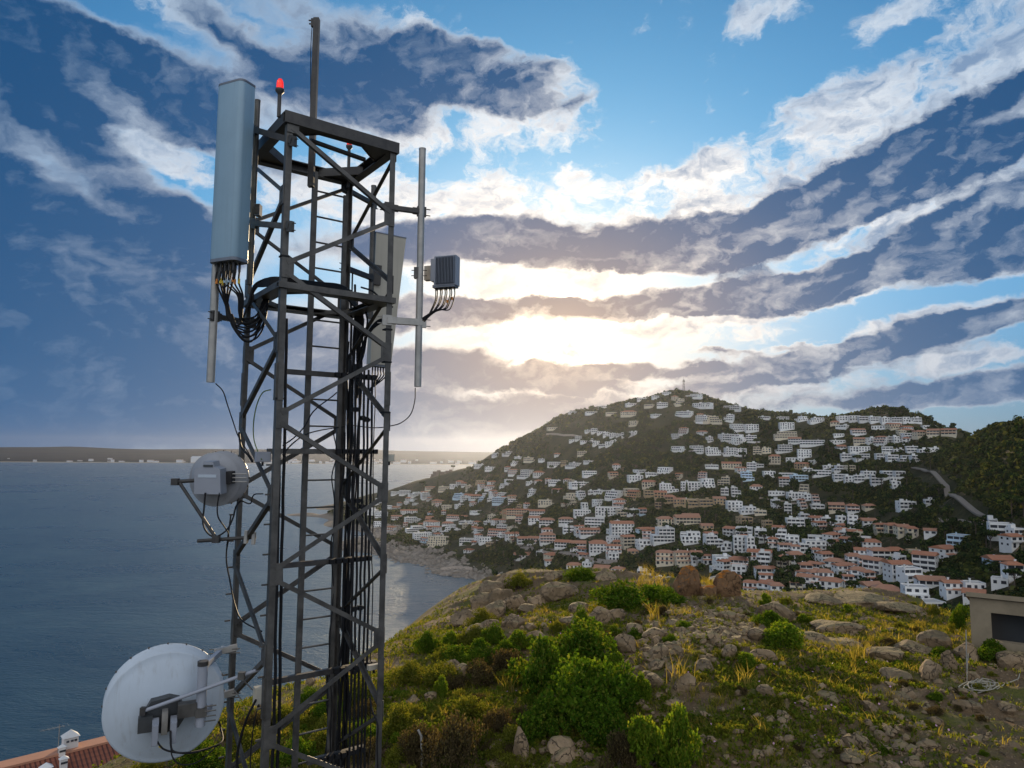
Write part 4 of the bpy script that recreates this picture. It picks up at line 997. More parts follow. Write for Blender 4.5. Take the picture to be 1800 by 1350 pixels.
_P += [Vector((x, y, CAMZ - 8.6)) for x, y in [(-6, 5), (4, 5), (12, 5), (-2.2, 7.6), (0, -10), (14, -12), (-10, -8)]]
_near = RBF([(p.x, p.y) for p in _P], [p.z for p in _P], 2e-4)
RIM = [at(*q) for q in NEAR]
POLY = np.array([(p.x, p.y) for p in RIM] + [(30, 12), (26, -24), (-12, -24), (-12, 8)])
def rim_dist(x, y):
    """signed distance outside the plateau's outline (numpy arrays) and the nearest point on it"""
    best = np.full(x.shape, 1e9); nx = np.zeros(x.shape); ny = np.zeros(x.shape); inside = np.zeros(x.shape, bool)
    n = len(POLY)
    for i in range(n):
        ax, ay = POLY[i]; bx, by = POLY[(i + 1) % n]; ex, ey = bx - ax, by - ay
        t = np.clip(((x - ax) * ex + (y - ay) * ey) / (ex * ex + ey * ey), 0, 1); qx, qy = ax + t * ex, ay + t * ey
        d = np.hypot(x - qx, y - qy); m = d < best; best = np.where(m, d, best); nx = np.where(m, qx, nx); ny = np.where(m, qy, ny)
        c = ((ay > y) != (by > y)) & (x < (bx - ax) * (y - ay) / ((by - ay) + 1e-12) + ax); inside ^= c
    return np.where(inside, -best, best), nx, ny
def near_raw(x, y):
    x = np.asarray(x, float); y = np.asarray(y, float)
    d, nx, ny = rim_dist(x, y); out = d > 0
    z = _near(np.where(out, nx, x), np.where(out, ny, y)); dd = np.maximum(d, 0)
    z = z - np.where(dd < 6, dd * dd / 12 * .85 + dd * .2, (dd - 3) * .85 + 1.2)
    rough = np.clip(1 - np.maximum(dd - 30, 0) / 60, .4, 1)
    z = z + (fbm(x / 5.5, y / 5.5, 4, 31) * .34 + fbm(x / 1.3, y / 1.3, 4, 37) * .13) * np.clip(1.15 - np.maximum(-d - 0, 0) * 0 , 0, 1)
    # ledges of bedrock on the crest
    lx = x * .5 + y * .87
    ledge = (np.abs(((lx / 1.7 + fbm(x / 7, y / 7, 3, 5) * 1.2) % 1.0) - .5) * 2) ** 3
    z = z + ledge * .22 * np.clip(fbm(x / 6, y / 6, 2, 61) * 2 + .3, 0, 1)
    z = z + fbm(x / 25, y / 25, 4, 71) * np.clip(dd / 20, 0, 1) * 6
    return z
NX = np.concatenate([np.arange(-170, -24, 5.0), np.arange(-24, 34, .22), np.arange(34, 190, 5.0)])
NY = np.concatenate([np.arange(-60, 3, 3.0), np.arange(3, 48, .22), np.arange(48, 250, 4.0)])
HX, HY = np.meshgrid(NX, NY)
HZ = near_raw(HX, HY)
def near_h(x, y):
    i = min(max(int(np.searchsorted(NX, x)) - 1, 0), len(NX) - 2); j = min(max(int(np.searchsorted(NY, y)) - 1, 0), len(NY) - 2)
    u = (x - NX[i]) / (NX[i + 1] - NX[i]); v = (y - NY[j]) / (NY[j + 1] - NY[j])
    return float((HZ[j, i] * (1 - u) + HZ[j, i + 1] * u) * (1 - v) + (HZ[j + 1, i] * (1 - u) + HZ[j + 1, i + 1] * u) * v)
def near_hv(x, y):
    i = np.clip(np.searchsorted(NX, x) - 1, 0, len(NX) - 2); j = np.clip(np.searchsorted(NY, y) - 1, 0, len(NY) - 2)
    u = (x - NX[i]) / (NX[i + 1] - NX[i]); v = (y - NY[j]) / (NY[j + 1] - NY[j])
    return (HZ[j, i] * (1 - u) + HZ[j, i + 1] * u) * (1 - v) + (HZ[j + 1, i] * (1 - u) + HZ[j + 1, i + 1] * u) * v
def on_near(px, py, far=46):
    d = ray(px, py); Y = 11.0
    while Y < far:
        if CAMZ + d.z * Y < near_h(d.x * Y, Y): return Vector((d.x * Y, Y, near_h(d.x * Y, Y)))
        Y += .1
    # just over the crest: the nearest ground to the line of sight
    best = min((CAMZ + d.z * q - near_h(d.x * q, q), q) for q in np.arange(14, far, .25))
    return Vector((d.x * best[1], best[1], near_h(d.x * best[1], best[1])))
def _ground(N):
    g = geoco(N); n = N.noise(g, .45, 7, .6); n2 = N.noise(g, 4, 8, .68); n3 = N.noise(g, 22, 4, .7); n4 = N.noise(g, .9, 6, .6, .4)
    v = N.node('ShaderNodeTexVoronoi'); v.inputs['Scale'].default_value = 9; N.link(g, v.inputs[0])
    earth = N.mix(n2, (.075, .050, .028), (.23, .155, .088)); earth = N.mix(N.smooth(n3, .55, .75) * .6, earth, (.31, .24, .17))
    rock = N.mix(n2, (.12, .085, .050), (.33, .235, .145)); rock = N.mix(N.smooth(n3, .55, .8) * .4, rock, (.09, .07, .055))
    moss = N.mix(n3, (.050, .068, .010), (.14, .135, .024))
    c = N.mix(N.smooth(n4, .52, .64), earth, rock)
    c = N.mix(N.smooth(n + n2 * .3, .62, .76) * .85, c, moss)
    return bsdf(N, c, .95, 0, n2 * .6 + n3 * .35 + V(N, v.outputs[0]) * .35, .9, .10, .15)
M['ground'] = mat('stony_ground', _ground)
link('hilltop_ground', grid_mesh('hilltop_ground', HX, HY, HZ, M['ground']), kind='structure')

# boulders, each its own mesh
def boulder_mesh(seed, sx, sy, sz, m, sub=3, sharp=.9):
    bm = bmesh.new(); bmesh.ops.create_icosphere(bm, subdivisions=sub, radius=1.0); rr = random.Random(seed)
    planes = []
    for i in range(16):
        n = Vector((rr.gauss(0, 1), rr.gauss(0, 1), rr.gauss(0, .8))).normalized(); planes.append((n, rr.uniform(.55, .86)))
    for v in bm.verts:
        p = v.co.copy()
        for n, d in planes:
            q = p.dot(n)
            if q > d: p -= n * (q - d) * sharp
        v.co = p
    co = np.array([v.co[:] for v in bm.verts])
    dsp = fbm(co[:, 0] * 2.1 + seed, co[:, 1] * 2.1 + co[:, 2] * 1.7, 5, seed % 97, .6) * .20
    for v, q in zip(bm.verts, dsp): v.co = Vector((v.co.x * sx, v.co.y * sy, v.co.z * sz)) * (1 + q)
    me = bpy.data.meshes.new('boulder'); bm.to_mesh(me); bm.free(); me.materials.append(m); return me
def boulder(px, py, wpx, hpx, lab, m='rock', Y=None, tilt=0, rz=None, name='boulder', group=None, sub=3):
    P = on_near(px, py) if Y is None else at(px, py, Y); w = wpx * P.y / 1235; h = hpx * P.y / 1235
    seed = int(px * 7 + py * 13)
    o = link(name, boulder_mesh(seed, w * .56, w * random.Random(seed).uniform(.4, .6), h * .62, M[m], sub), None, loc=P + Vector((0, w * .15, h * .16)))
    o.rotation_euler = (R(random.Random(seed).uniform(-8, 8)), R(tilt), R(random.Random(seed + 1).uniform(-30, 30)) if rz is None else R(rz)); tag(o, lab, 'rock', group); return o
boulder(1212, 1046, 56, 66, 'tall squared boulder with bright orange lichen top on the crest', 'lichen', rz=8, sub=4)
boulder(1278, 1048, 46, 54, 'rounded brown boulder with orange lichen right beside the tall lichen boulder', 'lichen', tilt=18, sub=4)
boulder(1247, 1052, 34, 32, 'smaller brown rock wedged between the two lichen boulders', 'lichen')
RK = [ # px, py (foot), w, h, description
 (815, 1098, 44, 30, 'brown rock low on the cliff edge beside the water'), (838, 1120, 36, 26, 'brown rock in the scrub under the cliff edge'), (872, 1084, 52, 34, 'broad brown slab in the middle of the left cliff'), (905, 1100, 44, 26, 'cracked brown slab below the tan boulders of the left crest'),
 (862, 1046, 44, 34, 'steep brown rock at the top of the cliff edge'), (1010, 1100, 50, 24, 'low brown outcrop in the herbs left of the hedge foot'), (940, 1130, 46, 26, 'brown slab above the big green shrub'), (1240, 1180, 46, 22, 'brown slab at the top of the grassy slope'), (1460, 1230, 44, 18, 'low brown slab half buried in the middle of the right slope'), (1350, 1225, 38, 18, 'half-buried brown stone in the dark herbs'),
 (1580, 1200, 60, 24, 'brown fractured slab above the bare path'), (1700, 1250, 50, 22, 'brown slab beside the rope on the bare path'), (1500, 1340, 50, 20, 'brown slab near the bottom edge of the right slope'),
 (880, 1062, 48, 44, 'rounded tan boulder at the left end of the crest above the cove'), (905, 1072, 34, 30, 'tan boulder right of the left end boulder of the crest'), (850, 1072, 60, 34, 'long sloping slab on the cliff edge above the water'),
 (832, 1092, 40, 24, 'low tan slab lower on the cliff edge'), (862, 1108, 34, 26, 'tan block beneath the cliff edge slab'), (893, 1030, 46, 26, 'flat pale outcrop at the tip of the crest'), (980, 1052, 70, 40, 'broad pale boulder in the middle of the crest'),
 (948, 1065, 40, 22, 'dark layered rock left of the broad pale boulder'), (925, 1078, 36, 18, 'thin slab in front of the layered rock'), (972, 1020, 36, 20, 'small boulder behind the broad pale boulder'), (1065, 1020, 50, 18, 'low grey rock on the skyline right of the round bush'),
 (1055, 1094, 46, 34, 'grey boulder below the long hedge of shrubs'), (1082, 1088, 34, 26, 'brown rock right of the grey boulder below the hedge'), (1118, 1118, 34, 26, 'dark leaning rock at the edge of the scree'), (1150, 1125, 40, 22, 'angular dark rock in the scree'),
 (1102, 1146, 44, 34, 'pale speckled boulder beside the big green shrub'), (1158, 1160, 46, 30, 'grey oblong stone under the pale speckled boulder'), (1176, 1148, 30, 20, 'ochre stone at the right of the oblong stone'),
 (1150, 1206, 40, 26, 'squat stone in the gully right of the big shrub'), (1183, 1196, 26, 30, 'upright pale stone in the gully'), (1206, 1215, 44, 34, 'brown stone at the foot of the grassy slope'), (1190, 1240, 26, 16, 'flat white stone under the brown stone'),
 (725, 1240, 34, 20, 'small pale boulder in the brush beside the tower'), (757, 1232, 26, 16, 'flat stone right of the small pale boulder'), (790, 1185, 36, 32, 'pointed grey rock on the bushy left slope'), (812, 1190, 26, 28, 'second grey rock leaning on the pointed grey rock'),
 (915, 1345, 34, 78, 'tall narrow tan rock standing at the bottom edge'), (990, 1330, 52, 36, 'rounded brown boulder near the bottom edge'), (880, 1322, 60, 22, 'mossy slab left of the tall narrow rock'), (880, 1350, 50, 20, 'flat stone at the bottom edge left of the tall rock'),
 (1363, 1090, 70, 44, 'large grey boulder behind a dark green bush'), (1283, 1090, 34, 22, 'brown stone in the scree near the lichen boulders'), (1284, 1160, 34, 28, 'rounded grey stone in the middle of the grassy slope'), (1345, 1165, 46, 28, 'grey rock under the bright green fern'),
 (1340, 1128, 40, 26, 'dark cracked rock left of the bright green fern'), (1480, 1115, 90, 26, 'long layered ledge on the crest'), (1520, 1065, 110, 22, 'long flat orange-brown ledge on the skyline'), (1580, 1075, 90, 22, 'brown ledge sloping down at the right end of the skyline'),
 (1450, 1060, 70, 20, 'pale ledge left of the orange-brown ledge'), (1655, 1140, 70, 36, 'pale overhanging boulder left of the concrete hut'), (1610, 1150, 60, 26, 'mossy brown rock left of the pale overhanging boulder'), (1705, 1160, 44, 36, 'rounded stone at the corner of the hut'),
 (1672, 1178, 30, 44, 'leaning slab under the overhanging boulder'), (1640, 1190, 50, 40, 'light fractured rock below the overhanging boulder'), (1785, 1175, 60, 34, 'brown boulder in front of the hut opening'), (1713, 1200, 30, 22, 'white stone beside the white rope'),
 (1560, 1160, 70, 30, 'fractured rock slab right of the sunlit grass tuft'), (1480, 1140, 90, 20, 'flat pale rock slab on the slope below the ledge'), (1430, 1130, 60, 18, 'small flat slab left of the flat pale slab'), (1330, 1270, 22, 18, 'lone round pale stone on the dark herbs'),
 (1552, 1300, 24, 18, 'pale stone low on the right slope'), (1640, 1320, 28, 18, 'flat pale stone in the lower right corner'), (1390, 1310, 18, 16, 'small pale stone in the lower middle slope'), (1235, 1300, 18, 10, 'little white stone right of the bright bush'), (1600, 1230, 30, 20, 'ochre stone on the bare path'),
 (1125, 1350, 44, 14, 'pale slab cut by the bottom edge'), (1020, 1078, 40, 22, 'grey stone in the herbs in the middle of the crest'), (545, 1205, 18, 26, 'dark jagged rock behind the tower ladder'), (480, 1268, 16, 10, 'small pale stone seen between the tower legs')]
for px, py, w, h, lab in RK: boulder(px, py, w, h, lab)

# scree and loose stones
def scatter(n, rng, dens=None, box=(-18, 30, 12, 46), w=None):
    """ground points with roughly even spread as seen from the path, optional density function"""
    y = box[2] + (box[3] - box[2]) * rng.random(n) ** 1.4; x = rng.uniform(-.72, .80, n) * y
    d, _, _ = rim_dist(x, y); ok = d < 3
    if dens is not None: ok &= rng.random(n) < dens(x, y)
    x, y = x[ok], y[ok]; return x, y, near_hv(x, y)
def pxy(x, y, z):
    w = y * _cp + (z - CAMZ) * _sp; v = -y * _sp + (z - CAMZ) * _cp
    X, Y_ = F * x / w, -F * v / w; return 900 + X * _cr - Y_ * _sr, 675 + X * _sr + Y_ * _cr
def region(blobs):
    """density from patches given as (px, py, rx, ry, amount)"""
    def f(x, y):
        px, py = pxy(x, y, near_hv(x, y)); s = np.zeros(x.shape)
        for a, b, rx, ry, k in blobs: s = np.maximum(s, k * np.exp(-(((px - a) / rx) ** 2 + ((py - b) / ry) ** 2)))
        return s * (1 - .85 * np.exp(-(((px - 1690) / 120) ** 2 + ((py - 1265) / 62) ** 2)))
    return f
g_ = np.random.default_rng(8)
x, y, z = scatter(60000, g_, region([(1250, 1110, 70, 40, .9), (1180, 1150, 50, 36, .7), (1550, 1290, 170, 60, .22), (1420, 1190, 240, 60, .03), (1650, 1230, 120, 50, .10), (1150, 1230, 50, 40, .2), (1300, 1300, 160, 60, .03), (930, 1090, 70, 30, .10), (1450, 1090, 260, 26, .08), (1000, 1330, 120, 30, .12)]))
Vv, Ff = rock_batch(np.stack([x, y, z + .02], 1), g_.uniform(.08, .34, len(x)) * np.where(g_.random(len(x)) < .08, 1.7, 1), g_)
link('loose_stones', np_mesh('loose_stones', Vv, Ff, M['rock']), label='scree and loose stones scattered over the slope', kind='stuff')
x, y, z = scatter(22000, g_)
Vv, Ff = rock_batch(np.stack([x, y, z], 1), g_.uniform(.03, .08, len(x)), g_)
link('gravel', np_mesh('gravel', Vv, Ff, M['rock']), label='small gravel lying on the bare earth', kind='stuff')

# ------------------------------------------------------------------ shrubs, herbs and grass
M['lentisk'] = leafmat('dark_shrub_leaves', (.040, .095, .010), (.13, .21, .018), .42, (.17, .19, .03), 1.0)
M['bright'] = leafmat('bright_shrub_leaves', (.075, .145, .014), (.20, .29, .028), .5, (.26, .27, .035), 1.2)
M['heather'] = leafmat('brown_heather_twigs', (.050, .040, .022), (.130, .095, .050), .3, (.16, .13, .05), 1.5)
M['herb'] = leafmat('low_herb_leaves', (.065, .105, .012), (.20, .22, .026), .42, (.20, .18, .04), .6)
M['olive'] = leafmat('olive_brush_leaves', (.085, .105, .014), (.22, .225, .03), .42, (.22, .20, .05), 1.0)
M['grass'] = leafmat('dry_grass_blades', (.17, .15, .03), (.36, .29, .07), .55, (.44, .34, .10), .8)
M['ggrass'] = leafmat('green_grass_blades', (.10, .13, .02), (.25, .26, .04), .55, (.34, .28, .06), .8)
M['flower'] = plain('pink_flowers', (.55, .30, .42), .7)
def sprig_arrays(C, Dn, L, rng, k=7, leaf=.05, spread=.9):
    """sprigs: k narrow leaves set round each short shoot C (n,3) pointing along Dn"""
    n = len(C); t = rng.random((n, k, 1)); d = rng.normal(size=(n, k, 3)); d = Dn[:, None] * 1.0 + d * spread; d /= np.linalg.norm(d, axis=2)[:, :, None]
    base = C[:, None] + Dn[:, None] * t * L[:, None, None]
    s = np.cross(d, rng.normal(size=(n, k, 3))); s /= np.linalg.norm(s, axis=2)[:, :, None] + 1e-9
    l = leaf * rng.uniform(.7, 1.4, (n, k, 1)); w = l * .38
    V_ = np.stack([base, base + d * l * .5 + s * w, base + d * l, base + d * l * .5 - s * w], 2).reshape(-1, 3)
    return V_, np.arange(n * k * 4).reshape(-1, 4)
def shrub_proto(kind, seed):
    rng = np.random.default_rng(seed); m = {'lentisk': 'lentisk', 'bright': 'bright', 'heather': 'heather', 'olive': 'olive'}[kind]
    bl = []; nb = {'lentisk': 16, 'bright': 11, 'heather': 9, 'olive': 12}[kind]
    for i in range(nb):
        a = rng.uniform(0, 6.3); q = rng.uniform(0, .62) ; zz = rng.uniform(.15, .62 if kind != 'bright' else .66) * (1.15 - q * .9)
        rr = rng.uniform(.20, .36) * (.72 if kind == 'bright' else 1); bl.append(((q * math.cos(a), q * math.sin(a), zz), (rr, rr, rr * rng.uniform(.7, 1.1) * (1.1 if kind == 'bright' else 1))))
    n = {'lentisk': 1500, 'bright': 1300, 'heather': 1300, 'olive': 1100}[kind]
    C, d = blob_points(n, bl, rng, .45)
    ok = C[:, 2] > -.02; C, d = C[ok], d[ok]; n = len(C)
    up = np.array([0, 0, .75 if kind != 'heather' else 1.3]); Dn = d * .6 + up + rng.normal(size=(n, 3)) * .25; Dn /= np.linalg.norm(Dn, axis=1)[:, None]
    Vv, Ff = sprig_arrays(C, Dn, np.full(n, .10 if kind != 'heather' else .16), rng, 6, {'lentisk': .055, 'bright': .06, 'heather': .045, 'olive': .05}[kind], .8 if kind != 'heather' else .35)
    st = MB()
    for b in bl: st.tube([(0, 0, -.15), (b[0][0] * .4, b[0][1] * .4, b[0][2] * .5), b[0]], [.022, .014, .006], 4)
    return st.mesh('stem', M['bark']), np_mesh('foliage', Vv, Ff, M[m])
SP = {k: [shrub_proto(k, 100 + 10 * j + i) for i in range(4)] for j, k in enumerate(('lentisk', 'bright', 'heather', 'olive'))}
SDESC = {'lentisk': 'dense dark green shrub', 'bright': 'bright green leafy bush', 'heather': 'brown twiggy heather bush', 'olive': 'olive green brush'}
def shrub(px, py, wpx, hpx, kind, lab, group=None, rng=random.Random(77)):
    P = on_near(px, py); w = wpx * P.y / 1235 / 1.55; h = hpx * P.y / 1235 / .95
    r = empty('shrub', P - Vector((0, 0, .05)), lab, 'shrub', group); r.rotation_euler = (0, 0, rng.uniform(0, 6.3)); r.scale = (w, w, h)
    s, f = SP[kind][rng.randrange(4)]; link('stem', s, r, loc=(0, 0, 0)); link('foliage', f, r, loc=(0, 0, 0))
SH = [ # foot px, py, width, height, kind, description
 (1020, 1022, 62, 26, 'lentisk', 'round green bush on the skyline of the rocky crest'), (912, 1036, 50, 32, 'olive', 'yellowish bush on the tip of the crest above the cove'), (1095, 1068, 110, 46, 'lentisk', 'left half of the long hedge of shrubs on the crest'),
 (1150, 1058, 90, 34, 'lentisk', 'right half of the long hedge of shrubs beside the lichen boulder'), (1022, 1110, 36, 44, 'lentisk', 'narrow dark bush in the middle below the crest'), (870, 1130, 46, 34, 'lentisk', 'dark bush on the left slope under the cliff edge slab'),
 (842, 1165, 66, 46, 'lentisk', 'thick dark bush on the left slope'), (800, 1172, 60, 44, 'lentisk', 'thick dark bush left of the other thick bush on the slope'), (752, 1148, 50, 40, 'lentisk', 'spiky dark bush against the water right of the tower'), (785, 1160, 40, 30, 'olive', 'olive bush behind the pair of thick bushes'),
 (772, 1206, 80, 44, 'olive', 'wide olive bush in front of the spiky bush'), (722, 1200, 70, 40, 'olive', 'olive bush beside the right tower leg'), (845, 1200, 80, 40, 'heather', 'brown heather in the hollow of the left slope'), (885, 1185, 80, 48, 'heather', 'brown heather left of the big shrub'),
 (955, 1215, 120, 100, 'lentisk', 'left lobe of the big dark green shrub in the foreground'), (1025, 1170, 130, 80, 'lentisk', 'top lobe of the big dark green shrub in the foreground'), (1035, 1255, 150, 110, 'lentisk', 'middle lobe of the big dark green shrub in the foreground'), (1095, 1240, 90, 70, 'lentisk', 'right lobe of the big dark green shrub in the foreground'),
 (960, 1292, 110, 70, 'lentisk', 'bottom left lobe of the big dark green shrub'), (1060, 1300, 120, 70, 'lentisk', 'bottom right lobe of the big dark green shrub'), (1045, 1240, 46, 44, 'bright', 'light green tips rising from the middle of the big shrub'), (1070, 1178, 50, 38, 'bright', 'light green tips on the top of the big shrub'),
 (1128, 1232, 40, 48, 'bright', 'light green bush at the right edge of the big shrub'), (1135, 1355, 100, 110, 'bright', 'large bright green bush at the bottom edge, left one of two'), (1190, 1365, 90, 116, 'bright', 'large bright green bush at the bottom edge, right one of two'), (1085, 1360, 70, 70, 'heather', 'brown twiggy bush left of the two bright bushes'),
 (800, 1345, 110, 90, 'heather', 'large brown heather near the bottom edge'), (735, 1330, 80, 60, 'heather', 'brown heather beside the bent stake'), (745, 1300, 40, 40, 'bright', 'light green spurge beside the bent stake'), (778, 1224, 34, 36, 'bright', 'light green spurge beside the small pale boulder'), (830, 1262, 80, 40, 'olive', 'olive bush in the middle of the left slope'),
 (705, 1290, 70, 50, 'olive', 'olive bush just right of the tower foot'), (880, 1290, 70, 50, 'heather', 'brown bush left of the tall narrow rock'), (895, 1352, 50, 34, 'olive', 'small olive bush in front of the tall narrow rock'), (1343, 1066, 26, 24, 'bright', 'little bright bush on the skyline right of the lichen boulders'),
 (1353, 1100, 56, 30, 'lentisk', 'dark green bush in front of the large grey boulder'), (1386, 1140, 84, 50, 'bright', 'bright green fern-like bush in the middle of the slope'), (1412, 1096, 34, 22, 'bright', 'small bush right of the large grey boulder'), (1320, 1175, 40, 34, 'bright', 'feathery green bush left of the slope middle'),
 (1692, 1108, 34, 52, 'lentisk', 'green bush at the left corner of the hut'), (1745, 1158, 60, 34, 'lentisk', 'dark bush at the foot of the hut'), (1655, 1158, 60, 22, 'lentisk', 'dark bush under the pale overhanging boulder'), (1380, 1062, 30, 16, 'olive', 'small olive tuft of brush on the skyline'),
 (545, 1238, 40, 34, 'lentisk', 'dark bush behind the tower ladder'), (500, 1275, 60, 34, 'olive', 'olive bush seen between the tower legs'), (580, 1260, 60, 36, 'lentisk', 'green bush behind the cable bundle'), (640, 1240, 60, 34, 'olive', 'yellow green bush left of the right tower leg'), (600, 1320, 90, 50, 'olive', 'broad olive bush at the tower foot'),
 (520, 1345, 80, 50, 'lentisk', 'green bush under the lowest tower braces'), (430, 1320, 80, 40, 'olive', 'olive bush right of the large dish'), (350, 1345, 90, 40, 'lentisk', 'green bush below the large dish'), (260, 1352, 60, 24, 'olive', 'bush between the tiled roof and the large dish'), (650, 1345, 70, 50, 'heather', 'brown bush in front of the right tower leg')]
for a in SH: shrub(*a)
# smaller brush filling the slope: alike and shared per area
q_ = random.Random(31); areas = [((660, 930), (1060, 1350), 95, 'left slope', (3, 1, 3, 4)), ((930, 1180), (1040, 1140), 16, 'crest', (3, 1, 2, 3)), ((1200, 1680), (1060, 1180), 34, 'right part of the crest', (1, 1, 2, 5)), ((1200, 1780), (1180, 1340), 60, 'right slope', (1, 1, 4, 5)), ((400, 660), (1215, 1345), 26, 'ground behind the tower', (3, 2, 2, 4))]
for (x0, x1), (y0, y1), n, nm, wts in areas:
    for i in range(n):
        px, py = q_.uniform(x0, x1), q_.uniform(y0, y1); k = q_.choices(['lentisk', 'bright', 'heather', 'olive'], wts)[0]
        if nm.startswith('left') and py < 1010 + (930 - px) * .55 + 40: continue
        if nm.startswith('ground') and py < 1272 - (px - 400) * .36 + 8: continue
        s = q_.uniform(26, 62) * (.5 if 'right' in nm else .6 if nm == 'crest' else 1); shrub(px, py, s, s * q_.uniform(.45, .7), k, 'one of the small %s on the %s' % ({'lentisk': 'dark green shrubs', 'bright': 'light green bushes', 'heather': 'brown heather clumps', 'olive': 'olive green clumps'}[k], nm), 'small %s shrubs on the %s' % (k, nm), q_)

def tufts(n, rng, dens, h, w, blades, m, name, lab, spread=.5):
    x, y, z = scatter(n, rng, dens); n = len(x)
    B_ = np.stack([x, y, z - .02], 1)[:, None] + np.concatenate([rng.normal(size=(n, blades, 2)) * w, np.zeros((n, blades, 1))], 2)
    sc = rng.uniform(.5, 1.3, (n, 1, 1)); lean = rng.normal(size=(n, blades, 3)) * spread; lean[:, :, 2] = 0; up = np.array([0, 0, 1.0])
    hgt = h * sc * rng.uniform(.5, 1.1, (n, blades, 1)); mid = B_ + (up + lean * .5) * hgt * .55; tip = B_ + (up * .95 + lean) * hgt
    s = rng.normal(size=(n, blades, 3)); s[:, :, 2] = 0; s /= np.linalg.norm(s, axis=2)[:, :, None]; bw = .006 + .004 * rng.random((n, blades, 1))
    V_ = np.stack([B_ - s * bw, B_ + s * bw, mid + s * bw * .9, mid - s * bw * .9, tip], 2).reshape(-1, 3); k = n * blades
    o = (np.arange(k) * 5)[:, None]; F_ = np.concatenate([o + np.array([[0, 1, 2, 3]]), o + np.array([[3, 2, 4, 4]])]).reshape(-1, 4)
    me = bpy.data.meshes.new(name); me.from_pydata(V_.tolist(), [], [tuple(f[:3]) if f[2] == f[3] else tuple(f) for f in F_.tolist()]); me.materials.append(M[m])
    link(name, me, label=lab, kind='stuff')
tufts(15000, g_, region([(1517, 1150, 60, 40, 1), (1150, 1050, 70, 40, .8), (1245, 1050, 30, 25, .9), (1563, 1120, 40, 20, .9), (1640, 1100, 80, 30, .8), (920, 1290, 70, 40, .5), (1300, 1250, 190, 110, .25), (1450, 1180, 240, 60, .3), (980, 1080, 90, 40, .5), (760, 1230, 120, 90, .3), (550, 1300, 150, 60, .35), (1600, 1300, 200, 50, .12)]), .30, .05, 12, 'grass', 'dry_grass', 'tufts of dry yellow grass among the rocks')
tufts(52000, g_, region([(1480, 1160, 200, 50, .8), (1300, 1180, 160, 70, .6), (1650, 1100, 90, 30, .9), (1400, 1080, 240, 30, .5), (1000, 1090, 120, 50, .6), (800, 1230, 170, 120, .6), (550, 1290, 170, 70, .8), (1250, 1280, 200, 80, .5), (1500, 1260, 200, 60, .35)]), .16, .05, 12, 'ggrass', 'green_grass', 'short green grass on the stony slope')
tufts(2600, g_, region([(1517, 1150, 20, 20, 1), (1143, 1040, 30, 30, 1), (1250, 1040, 16, 20, 1), (1560, 1118, 16, 10, 1), (900, 1290, 40, 40, .7), (1290, 1200, 90, 60, .2)]), .65, .10, 34, 'grass', 'tall_grass', 'tall sunlit grass stems', .35)
# low herbs
x, y, z = scatter(150000, g_, region([(1300, 1230, 190, 110, .9), (1480, 1190, 190, 60, .8), (800, 1240, 220, 130, 1), (550, 1300, 200, 90, 1), (1000, 1100, 140, 60, .7), (1450, 1270, 220, 70, .5), (1650, 1180, 100, 50, .35), (1250, 1120, 100, 50, .3), (1100, 1300, 200, 60, .7), (1400, 1090, 280, 30, .45)]))
n = len(x); pn = fbm(x / 1.6, y / 1.6, 3, 12); ok = pn > -.25; x, y, z = x[ok], y[ok], z[ok]; n = len(x)
D_ = g_.normal(size=(n, 3)) * .5 + np.array([0, 0, 1]); D_ /= np.linalg.norm(D_, axis=1)[:, None]
Vv, Ff = sprig_arrays(np.stack([x, y, z], 1), D_, g_.uniform(.04, .16, n), g_, 8, .06, .9)
link('low_herbs', np_mesh('low_herbs', Vv, Ff, M['herb']), label='low herbs and ground cover on the stony slope', kind='stuff')
x, y, z = scatter(2600, g_, region([(1380, 1260, 200, 90, .6), (860, 1150, 80, 60, .8), (1300, 1200, 150, 80, .3)]))
Vv, Ff = quads(np.stack([x, y, z + g_.uniform(.06, .22, len(x))], 1), g_.normal(size=(len(x), 3)) * .5 + np.array([0, -.4, 1.]), .045, rng=g_)
link('wild_flowers', np_mesh('wild_flowers', Vv, Ff, M['flower']), label='tiny pink flowers dotted over the herbs', kind='stuff')

# ------------------------------------------------------------------ concrete hut at the right edge
M['conc'] = plain('weathered_beige_concrete', (.29, .235, .16), .9, 0, .3, 1.3, .3, .5)
M['conc_d'] = plain('hut_inner_shade', (.035, .04, .045), .9, 0, .2, 2)
P = at(1708, 1128, 22.5); zt = at(1705, 1042, 22.5).z - P.z - .14; zl = P.z
ex = Vector((.83, -.56, 0)).normalized(); ey = Vector((.56, .83, 0)).normalized(); ez = Vector((0, 0, 1)); axh = (ex, ey, ez)
hut = empty('concrete_hut', P, 'low beige concrete hut with a wide dark opening at the right edge', 'hut')
def hb(c, s, m, nm, par=hut): return MB().box(ex * c[0] + ey * c[1] + ez * c[2], s, axh).build(nm, m, par, loc=(0, 0, 0))
Lh = 5.2; H_ = zt
w_ = MB()
w_.box(ex * .27 + ey * .15 + ez * (H_ / 2 - .6), (.54, .3, H_ + 1.2), axh)                       # left jamb
w_.box(ex * (Lh / 2 + .27) + ey * .15 + ez * (H_ - .20), (Lh - .54, .296, .40), axh)              # lintel
w_.box(ex * (Lh / 2 + .27) + ey * .15 + ez * (-.35), (Lh - .54, .296, .9), axh)                   # sill
w_.box(ex * .15 + ey * 1.9 + ez * (H_ / 2 - 1.25), (.296, 3.2, H_ - .5 ), axh)
w_.box(ex * (Lh / 2) + ey * 3.4 + ez * (H_ / 2 - 1.25), (Lh, .25, H_ - .49), axh)
w_.build('wall', M['conc'], hut, loc=(0, 0, 0))
